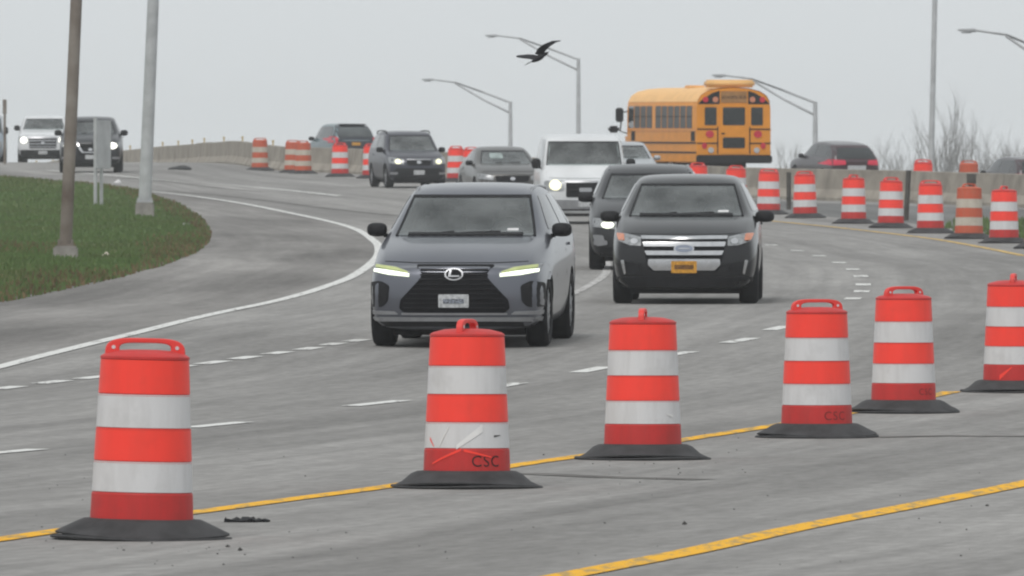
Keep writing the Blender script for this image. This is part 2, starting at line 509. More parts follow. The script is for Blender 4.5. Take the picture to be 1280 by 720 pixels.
def strip_sheet(name, poly_px_near, poly_px_far, m, h):
    A = pxs(poly_px_near); B = pxs(poly_px_far)
    vs_, fs = [], []
    K = 40
    for i in range(len(A)):
        for k in range(K+1):
            t = k/K
            x = A[i].x*(1-t)+B[i].x*t; d = A[i].y*(1-t)+B[i].y*t
            vs_.append((x, d, terr(x, d)+h))
        if i:
            for k in range(K):
                a = (i-1)*(K+1)+k
                fs.append((a, a+1, a+K+2, a+K+1))
    o = mobj(name, vs_, fs, m, None, True)
    for f in o.data.polygons:
        if f.normal.z < 0: f.flip()
    u = o.data.uv_layers.new(name='lane')
    for lp in o.data.loops:
        v = o.data.vertices[lp.vertex_index].co
        u.data[lp.index].uv = (v.x-lane_x(v.y), v.y)
    return tag(o, kind='structure')
def dens(pl, n=24):
    out = []
    for i in range(len(pl)-1):
        for k in range(n//(len(pl)-1)):
            t = k/(n//(len(pl)-1)); out.append((pl[i][0]*(1-t)+pl[i+1][0]*t, pl[i][1]*(1-t)+pl[i+1][1]*t))
    return out+[pl[-1]]
strip_sheet('hard_shoulder', dens([(1320, 300), (1120, 277), (965, 266), (880, 258)]), dens([(1320, 264), (1120, 257), (965, 252), (880, 247)]), M_shoulder, .005)

_e = [(-160, 492), (0, 459), (110, 431), (200, 409), (300, 386), (400, 361), (445, 343), (469, 325), (474, 312), (467, 301), (440, 285), (380, 270), (300, 254), (230, 244), (150, 236), (90, 230)]
_g = [(-150, 400), (0, 374), (60, 361), (115, 350), (160, 338), (200, 327), (232, 315), (248, 303), (252, 290), (246, 278), (232, 264), (210, 251), (176, 242), (140, 236), (110, 232), (70, 229)]
strip_sheet('paved_shoulder', dens(_e, 75), dens(_g, 75), M_verge_asphalt, .004)
# edge lines and lane marks, parts of the road
edge_px = [(-160, 492), (0, 459), (110, 431), (200, 409), (300, 386), (400, 361), (445, 343), (469, 325), (474, 312), (467, 301), (440, 285), (380, 270), (300, 254), (230, 244), (150, 236), (90, 230)]
ribbon('edge_line', pxs(edge_px), .17, M_white, road, .008, 1)
ribbon('lane_line', pxs([(60, 213), (185, 224), (260, 229), (330, 235), (425, 245)]), .22, M_white, road, .006, 1)
ribbon('edge_line', yl, .18, M_yellow, road, .006, 1)
ribbon('edge_line', yf, .17, M_yellow2, road, .006, 1)
ribbon('edge_line', pxs([(560, 752), (700, 722), (860, 691), (1000, 660), (1130, 635), (1280, 605), (1420, 574)]), .21, M_yellow, road, .006, 1)
ribbon('lane_line', pxs([(705, 372), (735, 358), (757, 342), (758, 326)]), .13, M_white2, road, .006, 1)
for a, b in [((-30, 569), (48, 562)), ((236, 535), (306, 528)), ((438, 508), (504, 501)), ((604, 487), (650, 479)), ((722, 466), (758, 459)),
             ((832, 445), (864, 440)), ((908, 429), (941, 423)), ((962, 413), (984, 408))]:
    ribbon('lane_dash', pxs([a, b]), .19, M_white, road, .006, 1)
def dotted(cs, length, width):
    P = pxs(cs)
    for i, p in enumerate(P):
        q0 = P[max(0, i-1)]; q1 = P[min(len(P)-1, i+1)]
        t = Vector((q1.x-q0.x, q1.y-q0.y)).normalized()*length/2
        ribbon('lane_dash', [(p.x-t.x, p.y-t.y), (p.x+t.x, p.y+t.y)], width, M_white, road, .006, 1)
dotted([(-45, 493), (10, 485), (65, 478), (118, 472), (170, 466), (222, 459), (266, 453.5), (306, 447.5), (347, 441.5), (386, 436), (416, 430.5), (446, 426)], .85, .20)
dotted([(1066, 373.5), (1077, 364.5), (1079, 356), (1076, 345.5), (1066, 337), (1049, 328.5), (1024, 320), (996, 313.5), (964, 306.5), (930, 300.5)], 1.3, .22)
# tar-sealed joints
for pl in ([(1095, 547), (1180, 545), (1300, 546)], [(650, 592), (760, 597), (880, 600)],
           [(150, 236), (260, 243), (420, 262), (560, 275)], [(60, 219), (200, 226), (330, 240)]):
    ribbon('joint_seal', pxs(pl), .28, M_tar, road, .004, 2)

# ------------------------------------------------------------------ grass verge on the inside of the bend
gv_px = [(-140, 214), (0, 222), (60, 226), (130, 231), (180, 239), (225, 255), (252, 272), (264, 290), (262, 303), (245, 317), (205, 333), (150, 348), (80, 363), (0, 379), (-140, 404)]
gv = [Vector((p.x, p.y)) for p in pxs(gv_px)]
def resample(P, step, closed=True):
    out = []
    n = len(P)
    for i in range(n if closed else n-1):
        a, b = P[i], P[(i+1) % n]
        k = max(1, int((b-a).length/step))
        for j in range(k): out.append(a+(b-a)*(j/k))
    return out
gvd = resample(gv, 2.5)
def inside(pt, P):
    c = False; n = len(P); j = n-1
    for i in range(n):
        if (P[i].y > pt.y) != (P[j].y > pt.y) and pt.x < (P[j].x-P[i].x)*(pt.y-P[i].y)/(P[j].y-P[i].y)+P[i].x: c = not c
        j = i
    return c
def segdist(pt, P):
    best = 1e9
    for i in range(len(P)):
        a, b = P[i], P[(i+1) % len(P)]
        ab = b-a; t = max(0, min(1, (pt-a).dot(ab)/max(ab.length_squared, 1e-9)))
        best = min(best, (pt-a-ab*t).length)
    return best
gxs = frange(-19, -2, .5); gds = frange(min(p.y for p in gv)-1, max(p.y for p in gv)+1, 2.0)
hmap = {}
def mound(x, d):
    p = Vector((x, d))
    s = segdist(p, gv)
    return (.05*min(1, s/.5) + .05*math.sin(x*1.3+d*.11)*min(1, s/1.5)) if inside(p, gv) else -.09
gvv, gvf = [], []
for d in gds:
    for x in gxs: gvv.append((x, d, terr(x, d)+mound(x, d)))
for j in range(len(gds)-1):
    for i in range(len(gxs)-1):
        a = j*len(gxs)+i
        q = (a, a+1, a+1+len(gxs), a+len(gxs))
        if any(gvv[k][2] > terr(gvv[k][0], gvv[k][1])-.05 for k in q): gvf.append(q)
tag(mobj('grass_verge', gvv, gvf, M_turf, None, True), kind='structure')
def blades(name, m, n, test, hmin, hmax, label):
    vs_, fs = [], []
    x0, x1 = gxs[0], gxs[-1]; d0, d1 = gds[0], gds[-1]
    tries = 0
    while len(fs) < n and tries < n*8:
        tries += 1
        x = random.uniform(x0, x1); d = d0+(d1-d0)*random.random()**1.3
        if not test(x, d): continue
        z = terr(x, d)+mound(x, d)-.03
        h = random.uniform(hmin, hmax); a = random.uniform(0, 6.28); wd = random.uniform(.02, .05)
        lx, ly = random.uniform(-.4, .4)*h, random.uniform(-.4, .4)*h
        k = len(vs_)
        vs_ += [(x-wd*math.cos(a), d-wd*math.sin(a), z), (x+wd*math.cos(a), d+wd*math.sin(a), z), (x+lx, d+ly, z+h+.03)]
        fs.append((k, k+1, k+2))
    o = mobj(name, vs_, fs, m)
    return tag(o, label, 'grass', kind='stuff')
def t_in(x, d): return inside(Vector((x, d)), gv)
def t_edge(x, d):
    p = Vector((x, d)); s = segdist(p, gv)
    if inside(p, gv): return s < (.35+.55*random.random()*(1+math.sin(x*1.7+d*.13))) or (x < -7.9 and 176 < d < 200 and random.random() < .6*sstep(-7.9, -9, x))
    return s < .08
blades('grass', M_grass, 42000, t_in, .03, .09, 'short green grass on the verge inside the bend')
blades('dead_grass', M_dead, 15000, t_edge, .03, .10, 'brown dead grass fringing the verge beside the shoulder')
# thin grass strip beside the far shoulder
def patch_blades(pa, n, label):
    P = [Vector((p.x, p.y)) for p in pxs(pa)]
    vs_, fs = [], []
    xa, xb = min(p.x for p in P), max(p.x for p in P); da, db = min(p.y for p in P), max(p.y for p in P)
    while len(fs) < n:
        x, d = random.uniform(xa, xb), random.uniform(da, db)
        if not inside(Vector((x, d)), P): continue
        z = terr(x, d)-.01; h = random.uniform(.06, .2); a = random.uniform(0, 6.28); wd = random.uniform(.03, .06); k = len(vs_)
        vs_ += [(x-wd*math.cos(a), d-wd*math.sin(a), z), (x+wd*math.cos(a), d+wd*math.sin(a), z), (x+random.uniform(-.05, .05), d+random.uniform(-.05, .05), z+h)]
        fs.append((k, k+1, k+2))
    tag(mobj('grass', vs_, fs, M_grass), label, 'grass', kind='stuff')
patch_blades([(1176, 287), (1250, 296), (1330, 305), (1330, 276), (1250, 277), (1190, 278)], 900, 'strip of rough grass beside the far shoulder under the barrier')

# ------------------------------------------------------------------ concrete barrier, segment by segment
bar_px = [(1345, 262), (1280, 258.5), (1130, 253), (965, 248.5), (860, 244), (760, 238), (660, 231), (560, 222.5), (480, 219), (400, 214.8), (330, 210.5)]
bp = [Vector((p.x, p.y)) for p in pxs(bar_px)]
bp += [Vector((-12.2, 405)), Vector((-16.2, 435)), Vector((-21.5, 470)), Vector((-29, 510))]
def cat_dense(P, step):
    out = []; n = len(P)
    for i in range(n-1):
        p0, p1, p2, p3 = P[max(i-1, 0)], P[i], P[i+1], P[min(i+2, n-1)]
        k = max(1, int((p2-p1).length/step))
        for j in range(k):
            t = j/k
            out.append(.5*((2*p1)+(p2-p0)*t+(2*p0-5*p1+4*p2-p3)*t*t+(3*p1-p0-3*p2+p3)*t**3))
    return out+[P[-1]]
bd = cat_dense(bp, .5)
SEG = 6.0
marks = [bd[0]]; acc = 0
for i in range(1, len(bd)):
    acc += (bd[i]-bd[i-1]).length
    if acc >= SEG: marks.append(bd[i]); acc = 0
BH = .84
prof = [(-.30, -.02), (-.30, .08), (-.15, .30), (-.085, BH-.015), (-.07, BH), (.07, BH), (.085, BH-.015), (.15, .30), (.30, .08), (.30, -.02)]
for i in range(len(marks)-1):
    a, b = marks[i], marks[i+1]
    za, zb_ = terr(a.x, a.y), terr(b.x, b.y)
    t = (b-a).normalized(); nn = Vector((-t.y, t.x))
    o0 = Vector((a.x, a.y, za)); o1 = Vector((b.x, b.y, zb_))
    dirv = (o1-o0).normalized()
    Ls = (o1-o0).length
    seg = empty('concrete_barrier', o0, 0, 'weathered tan concrete median barrier section between the two carriageways', 'barrier', 'concrete barrier sections in line')
    vv = []
    jit = random.uniform(-.012, .012)
    for s in (.015, Ls-.015):
        for (u, z) in prof:
            q = Vector((nn.x*u, nn.y*u, z+jit*(z > .2)))+dirv*s
            vv.append(q)
    K = len(prof)
    ff = [(k, (k+1) % K, K+(k+1) % K, K+k) for k in range(K)]+[tuple(range(K))[::-1], tuple(range(K, 2*K))]
    bo = mobj('concrete_block', vv, ff, M_conc, seg)
    bm = bmesh.new(); bm.from_mesh(bo.data); bmesh.ops.recalc_face_normals(bm, faces=bm.faces); bm.to_mesh(bo.data); bm.free()
    if a.y > 350 and i % 2 == 0 or a.y > 400:
        bm = bmesh.new(); bbox(bm, 0, 0, .07, .05, .05, .14)
        bbox(bm, 0, 0, .15, .08, .03, .08, .01)
        ro = bobj('reflector', bm, M_reflect, seg); ro.location = (dirv.x*Ls*.5, dirv.y*Ls*.5, dirv.z*Ls*.5+BH-.005+jit)

# ------------------------------------------------------------------ poles, lamps, posts
def pole(name, label, cat, px, py, r0, r1, h, m, lean=0.0, base=None, group=None):
    p = gp(px, py)
    root = empty(name, p, 0, label, cat, group)
    zb0 = 0
    if base:
        w_, hb = base
        bm = bmesh.new(); bbox(bm, 0, 0, hb/2-.15, w_, w_, hb+.3, .03)
        bobj('concrete_base', bm, M_concf, root); zb0 = hb-.02
        bm = bmesh.new(); bbox(bm, 0, 0, zb0+.035, r0*2.5, r0*2.5, .05, .008); bobj('base_plate', bm, m, root)
        for sx in (-1, 1):
            for sy in (-1, 1):
                bm = bmesh.new(); bbox(bm, sx*r0*1.05, sy*r0*1.05, zb0+.09, .035, .035, .08); bobj('bolt', bm, m, root)
    t = math.tan(R(lean))
    tube('pole', [(0, 0, zb0), (t*h*.5, 0, zb0+h*.5), (t*h, 0, zb0+h)], [r0, (r0+r1)/2, r1], m, root, 18)
    tube('pole_cap', [(t*h, 0, zb0+h-.02), (t*h+.001, 0, zb0+h+.05)], [r1*1.08, r1*.9], m, root, 18)
    return root, p, zb0
pole('lighting_pole', 'weathered brown streaked pole on a concrete footing in the grass verge', 'pole', 82, 327, .105, .088, 9.0, M_rust, 2.5, (.40, .26))
pole('lighting_pole', 'pale silver pole on a square concrete footing beside the grass tip', 'pole', 181, 273, .155, .115, 10.5, M_steel, 2.4, (.44, .38))
pole('lighting_pole', 'tall slim grey pole rising behind the barrier among bare trees', 'pole', 1163, 236, .115, .085, 13.0, M_steel, 1.3)
# narrow sign seen from behind on two posts
p = gp(123, 259)
sg = empty('road_sign', p, R(62), 'narrow grey road sign seen from behind on twin posts in the grass', 'sign')
box('post', -.15, 0, 1.14, .07, .07, 2.32, M_steel, sg)
box('post', .15, 0, 1.10, .07, .07, 2.20, M_steel, sg)
box('panel', .16, -.06, 1.62, .75, .025, 1.25, M_steel, sg, .01)
# slim marker post at the far left
p = at(6, 36)
sg = empty('marker_post', p, 0, 'slim dark brown marker post at the roadside left of the pickup', 'post')
tube('post', [(0, 0, -.1), (0, 0, 2.2)], .045, M_rust, sg, 8)
box('plate', 0, -.04, 2.0, .14, .03, .5, M_rust, sg, .01)

def street_lamp(px, s, ytop, arm, tip_dy, label):
    p = at(px, s)
    root = empty('street_lamp', p, 0, label, 'street lamp')
    ztop = EYE + (HZ-ytop)/s - p.z
    tube('pole', [(0, 0, -.2), (0, 0, ztop*.5), (0, 0, ztop)], [.13, .11, .085], M_steel, root, 12)
    a = arm; up = tip_dy
    tube('upper_arm', [(0, 0, ztop-.05), (-a*.35, 0, ztop+up*.42), (-a*.72, 0, ztop+up*.88), (-a, 0, ztop+up)], [.05, .045, .04, .035], M_steel, root, 8)
    tube('lower_arm', [(0, 0, ztop-.55), (-a*.35, 0, ztop+up*.25-.18), (-a*.72, 0, ztop+up*.86-.02)], [.05, .045, .04], M_steel, root, 8)
    bm = bmesh.new()
    bbox(bm, -a-.28, 0, ztop+up+.0, .62, .26, .12, .04)
    for v in bm.verts:
        if v.co.x < -a-.35: v.co.z = (v.co.z-ztop-up)*.55+ztop+up+.01; v.co.y *= .7
    hd = bobj('lamp_head', bm, M_steel, root)
    bm = bmesh.new(); bbox(bm, -a-.30, 0, ztop+up-.07, .34, .18, .04, .015); bobj('lens', bm, M_lamp, hd)
street_lamp(723, 27, 73, 3.75, 1.05, 'grey street lamp whose arm passes behind the flying bird')
street_lamp(638, 26, 127, 3.7, 1.05, 'grey street lamp rising behind the grey sedan')
street_lamp(1019, 31, 127, 3.6, 1.05, 'grey street lamp whose arm reaches over the yellow school bus')
street_lamp(1352, 40, 82, 3.3, 1.1, 'grey street lamp arm reaching in above the tall pole')
# short posts by the far shoulder
M_post = mat('dark_weathered_wood', (.075, .070, .062), .9, var=.2, scale=5)
def short_post(px, py, h, lean, label, head=False):
    p = gp(px, py)
    o = empty('wooden_post', p, 0, label, 'post')
    t = math.tan(R(lean))
    tube('post', [(0, 0, -.15), (t*h, 0, h)], [.06, .06], M_post, o, 8)
    if head: box('plate', t*h+.02, -.08, h-.12, .22, .03, .24, M_post, o, .01)
short_post(1132, 276, 1.18, 3.5, 'leaning dark post standing among the drums before the barrier')
short_post(1213, 272, 1.05, 0, 'short dark post with a plate behind the faded drum', True)
short_post(986, 262, .95, 0, 'short pale post behind the drums below the maroon car')

# ------------------------------------------------------------------ traffic drums
def wrap_text(body, size, zc, rfun, ang0, parent, name='stencil', m=None):
    cu = bpy.data.curves.new(name, 'FONT'); cu.body = body; cu.size = size; cu.align_x = 'CENTER'; cu.align_y = 'CENTER'
    cu.space_character = 1.15
    o = bpy.data.objects.new(name, cu); C.objects.link(o)
    dg = bpy.context.evaluated_depsgraph_get()
    me = bpy.data.meshes.new_from_object(o.evaluated_get(dg))
    C.objects.unlink(o); bpy.data.objects.remove(o)
    for v in me.vertices:
        z = zc+v.co.y; r = rfun(z)+.003; a = ang0+v.co.x/r
        v.co = (r*math.cos(a), r*math.sin(a), z)
    me.materials.clear(); me.materials.append(m or M_black)
    return link(bpy.data.objects.new(name, me), parent)
def drum_r(z): return .290-.043*(z-.10)/.92
BANDS = [('orange_band', .815, 1.005), ('white_band', .625, .811), ('orange_band', .440, .621), ('white_band', .265, .436)]
def handle_mesh():
    # flat arched grip with a slot, spans the lid
    def outer(t):   # t 0..1 over the arch
        a = math.pi*(1-t)
        c, s = math.cos(a), math.sin(a)
        x = .225*math.copysign(abs(c)**.55, c); z = 1.0+.125*abs(s)**.42
        return x, z
    n = 24
    O = [outer(k/n) for k in range(n+1)]
    def inner(t):
        a = math.pi*(1-t); c, s = math.cos(a), math.sin(a)
        return .145*math.copysign(abs(c)**.5, c), 1.055+.043*abs(s)**.5
    I = [inner(k/n) for k in range(n+1)]
    vs_, fs = [], []
    T = .022
    for y in (-T, T):
        vs_ += [(x, y, z) for x, z in O]+[(x, y, z) for x, z in I]
    m_ = n+1
    for sgn, base in ((1, 0), (-1, 2*m_)):
        for k in range(n):
            q = (base+k, base+k+1, base+m_+k+1, base+m_+k)
            fs.append(q if sgn > 0 else q[::-1])
        lowq = (base+0, base+m_, base+m_+n, base+n)
        fs.append(lowq if sgn > 0 else lowq[::-1])
    for k in range(n):
        fs.append((k, 2*m_+k, 2*m_+k+1, k+1)); fs.append((m_+k, m_+k+1, 3*m_+k+1, 3*m_+k))
    fs.append((m_, 3*m_, 3*m_+n, m_+n))
    return vs_, fs
HV, HF = handle_mesh()
def make_drum(seed=0):
    rr = random.Random(seed)
    root = empty('traffic_drum')
    prof = [(.0, .10), (drum_r(.1), .10)]
    for (nm, a, b) in BANDS[::-1]:
        prof += [(drum_r(a)+.002, a-.012), (drum_r(a)-.004, a-.002), (drum_r(b)-.004, b+.001)]
    prof += [(drum_r(1.0)+.003, 1.008), (drum_r(1.0)+.002, 1.022), (drum_r(1.0)-.02, 1.036), (.15, 1.055), (.08, 1.060), (.001, 1.060)]
    prof = sorted(prof[:2], key=lambda q: q[0])+prof[2:]
    lathe('body', prof, M_orpl, root, 48, 25)
    for (nm, a, b) in BANDS:
        lathe(nm, [(drum_r(a)-.006, a), (drum_r(a)+.0005, a+.001), (drum_r(b)+.0005, b-.001), (drum_r(b)-.006, b)], M_orange if nm[0] == 'o' else M_band, root, 48, 25)
    h = mobj('handle', HV, HF, M_orpl2, root, True); sharpen(h, 50)
    md = h.modifiers.new('soft', 'BEVEL'); md.width = .007; md.segments = 2
    for sx in (-1, 1):
        bm = bmesh.new(); bmesh.ops.create_cone(bm, cap_ends=True, segments=10, radius1=.011, radius2=.011, depth=.05, matrix=Matrix.Translation((sx*.178, 0, 1.072)) @ Matrix.Rotation(R(90), 4, 'X'))
        bobj('bolt', bm, M_band, h)
    ph = rr.uniform(0, 6)
    def wob1(r, z, a): return (r*(1+.012*math.sin(3*a+ph)), z + (.012*math.sin(2*a+ph) if r > .4 else 0))
    lathe('rubber_base', [(.27, .055), (.285, .115), (.33, .112), (.37, .095), (.43, .055), (.475, .034), (.490, .026), (.488, .016), (.40, .010), (.27, .008)], M_rubber, root, 40, 40, wob1)
    def wob2(r, z, a): return (r*(1+.010*math.sin(4*a+ph)), z + (.005*math.sin(3*a+ph*2) if r > .45 and z > .005 else 0))
    lathe('base_ring', [(.26, .0), (.503, .0), (.508, .008), (.500, .017), (.26, .017)], M_rubber, root, 40, 40, wob2)
    return root
def copy_tree(o, parent=None):
    c = o.copy(); C.objects.link(c); c.parent = parent
    for ch in list(o.children): copy_tree(ch, c)
    return c
def place_drum(proto, first, px, py, rz, label, group, tilt=(0, 0), sc=1.0):
    o = proto if first else copy_tree(proto)
    p = gp(px, py)
    o.location = p; o.scale = (sc,)*3
    o.rotation_euler = (R(tilt[0]), R(tilt[1]), R(rz))
    tag(o, label, 'traffic drum', group)
    return o
proto = make_drum(3)
G = 'traffic drums along the yellow line'
near = [(176.5, 673.5, 4, 'orange and white drum with a wide slotted handle beside the rubber scrap', (0, 1.2)),
        (583.5, 609.5, 76, 'drum stencilled CSC with a torn, scuffed lower white band', (0, .7)),
        (803.5, 574, 86, 'clean striped drum with handle edge-on beside the torn CSC drum', (0, .5)),
        (1021, 546.5, 22, 'striped drum with faint CSC stencil and an open handle, on the yellow line', (0, 0)),
        (1129.5, 515.5, 40, 'striped drum with small stencil smudge between two drums on the yellow line', (0, 0)),
        (1267, 489.5, 84, 'striped drum with scuffed red foot at the end of the near row', (0, -.8))]
drums = []
for i, (px, py, rz, lb, tl) in enumerate(near):
    drums.append(place_drum(proto, i == 0, px, py, rz, lb, G, tl))
def face_ang(o, off=0): return R(-90+off)-o.rotation_euler.z
wrap_text('CSC', .105, .175, drum_r, face_ang(drums[1], 27), drums[1], m=mat('worn_black_stencil', (.045, .012, .012), .6, var=.4, scale=30))
M_sten = mat('faded_stencil', (.22, .02, .018), .6, var=.2)
wrap_text('CSC', .10, .175, drum_r, face_ang(drums[3], 30), drums[3], m=M_sten)
wrap_text('CSC', .08, .185, drum_r, face_ang(drums[4], 42), drums[4], m=M_sten)
def scuff(d, tri, m, name='scuff'):
    vs_ = []
    N = 8
    a0, z0, a1, z1, w0, w1 = tri
    for k in range(N+1):
        t = k/N; a = a0*(1-t)+a1*t; z = z0*(1-t)+z1*t; wd = w0*(1-t)+w1*t
        for s in (-1, 1):
            zz = z+s*wd/2; r = drum_r(zz)+.004
            an = face_ang(d, a)
            vs_.append((r*math.cos(an), r*math.sin(an), zz))
    mobj(name, vs_, [(2*k, 2*k+1, 2*k+3, 2*k+2) for k in range(N)], m, d)
M_tear = mat('bare_white_tear', (.74, .73, .72), .5, var=.05)
scuff(drums[1], (-14, .272, 22, .40, .03, .055), M_tear, 'torn_sheeting')
scuff(drums[1], (-40, .28, -24, .42, .02, .012), M_tear, 'torn_sheeting')
scuff(drums[1], (-52, .16, -8, .255, .012, .02), M_orange)
scuff(drums[1], (-4, .25, 35, .205, .018, .01), M_orange)
scuff(drums[1], (-60, .33, -50, .275, .02, .006), M_orange)
scuff(drums[1], (40, .345, 52, .350, .012, .004), M_stone)
scuff(drums[5], (-30, .14, -6, .24, .05, .012), M_orange)
scuff(drums[2], (38, .34, 52, .32, .012, .02), M_tear)
GR = 'traffic drums along the far side of the bend'
far = [(960.5, 268, 10), (1006.5, 272.5, 25), (1067, 279.5, 60), (1113.5, 285, 40), (1163, 291.5, 5), (1255, 304, 70)]
for (px, py, rz) in far:
    place_drum(proto, False, px, py, rz, 'orange and white drum in the row along the far yellow line before the barrier', GR, (0, random.uniform(-1, 1)))
fo = place_drum(proto, False, 1211, 298.5, 50, 'faded rusty orange drum in the row along the far yellow line', GR, (0, 1))
for ch in fo.children:
    if ch.name.startswith('orange_band') or ch.name.startswith('body') or ch.name.startswith('handle'):
        ch.data = ch.data.copy(); ch.data.materials[0] = M_orold
    if ch.name.startswith('white_band'):
        ch.data = ch.data.copy(); ch.data.materials[0] = M_bandold
for (px, py) in [(1300, 311), (920, 262), (872, 257)]:
    place_drum(proto, False, px, py, 35, 'orange and white drum in the row along the far yellow line before the barrier', GR)
fade = copy_tree(fo)
G3 = 'traffic drums before the barrier near the crest'
LB3 = 'sun-bleached orange and white drum before the barrier near the crest'
for i, (px, py) in enumerate([(325, 213.2), (366, 216.2), (379, 217.2)]):
    place_drum(fade, i == 0, px, py, 20*i, LB3, G3)
for (px, py) in [(425, 221), (464, 223)]:
    place_drum(proto, False, px, py, 30, 'bright orange and white drum before the barrier below the dark car going away', G3)
for (px, py) in [(589, 229), (570, 227)]:
    place_drum(proto, False, px, py, 30, 'bright drum before the barrier beside the grey sedan', G3)
for (px, s, lb, src) in [(1153, 46.5, 'bright drum behind the barrier with only its top showing', proto), (1211, 47, 'faded drum behind the barrier beside the short dark post', fade)]:
    o = copy_tree(src); p = at(px, s); o.location = p; tag(o, lb, 'traffic drum', 'traffic drums behind the barrier')

# ------------------------------------------------------------------ litter and grit
p = gp(308, 652.5)
bm = bmesh.new()
rr = random.Random(5)
vsr = []
N = 14
for k in range(N+1):
    t = k/N
    x = -.13+.26*t; wd = .5*(.10+.14*math.sin(math.pi*t)+rr.uniform(-.04, .04))
    vsr.append((x, -wd, .008+rr.uniform(0, .012), x+rr.uniform(-.01, .01), wd, .008+rr.uniform(0, .022)))
top = [(bm.verts.new((a, b, c)), bm.verts.new((d, e, f))) for (a, b, c, d, e, f) in vsr]
bot = [(bm.verts.new((a, b, 0)), bm.verts.new((d, e, 0))) for (a, b, c, d, e, f) in vsr]
for k in range(N):
    bm.faces.new((top[k][0], top[k+1][0], top[k+1][1], top[k][1])); bm.faces.new((bot[k][0], bot[k][1], bot[k+1][1], bot[k+1][0]))
    bm.faces.new((top[k][0], bot[k][0], bot[k+1][0], top[k+1][0])); bm.faces.new((top[k][1], top[k+1][1], bot[k+1][1], bot[k][1]))
bm.faces.new((top[0][0], top[0][1], bot[0][1], bot[0][0])); bm.faces.new((top[N][0], bot[N][0], bot[N][1], top[N][1]))
o = bobj('rubber_scrap', bm, M_tyre); o.location = p+Vector((0, 0, .001))
tag(o, 'torn strip of black rubber lying on the road beside a drum', 'scrap')
def debris_bag(px, py, sx, sy, sz, rz, name, label, cat, m):
    bm = bmesh.new(); bmesh.ops.create_uvsphere(bm, u_segments=14, v_segments=8, radius=1)
    for v in bm.verts:
        k = 1+.14*math.sin(v.co.x*4+1)*math.cos(v.co.y*5)
        v.co = Vector((v.co.x*sx*k, v.co.y*sy*k, max(-.3, v.co.z)*sz*(1+.25*math.sin(3*v.co.x+.5))+.3*sz))
    o = bobj(name, bm, m, None, True); o.location = gp(px, py); o.rotation_euler = (0, 0, R(rz)); tag(o, label, cat)
debris_bag(225, 212.2, .42, .3, .10, 10, 'sandbag', 'flat dark sandbag lying at the foot of the barrier', 'sandbag', M_rubber)
debris_bag(231, 283, .22, .2, .05, 0, 'litter', 'small white scrap of litter in the green grass', 'litter', M_band)
debris_bag(147, 230, .12, .1, .09, 0, 'litter', 'white litter on the road edge between the two poles', 'litter', M_band)
debris_bag(132, 321, .07, .07, .06, 0, 'litter', 'tan scrap of litter in the grass beside the brown pole', 'litter', M_bandold)
vs_, fs = [], []
rr = random.Random(11)
spots = [(rr.uniform(-60, 1340), rr.uniform(560, 716)) for _ in range(110)]+[(rr.gauss(830, 90), rr.gauss(590, 16)) for _ in range(26)]+[(rr.uniform(860, 1020), rr.uniform(535, 552)) for _ in range(10)]+[(rr.gauss(250, 60), rr.gauss(690, 8)) for _ in range(20)]
for (px, py) in spots:
    q = gp(px, min(max(py, 480), 716)); s = rr.uniform(.002, .007)*(2.2 if rr.random() < .06 else 1)
    k = len(vs_)
    for (a, b, c) in ((1, 0, 0), (0, 1, 0), (-1, 0, 0), (0, -1, 0), (0, 0, 1.0), (0, 0, -.3)):
        vs_.append((q.x+a*s*rr.uniform(.7, 1.6), q.y+b*s*2*rr.uniform(.7, 1.5), q.z+c*s*rr.uniform(.7, 1.3)+.004))
    for f in ((0, 1, 4), (1, 2, 4), (2, 3, 4), (3, 0, 4), (1, 0, 5), (2, 1, 5), (3, 2, 5), (0, 3, 5)): fs.append(tuple(k+i for i in f))
tag(mobj('road_grit', vs_, fs, M_stone), 'dark grit and pebbles scattered over the near road', 'grit', kind='stuff')

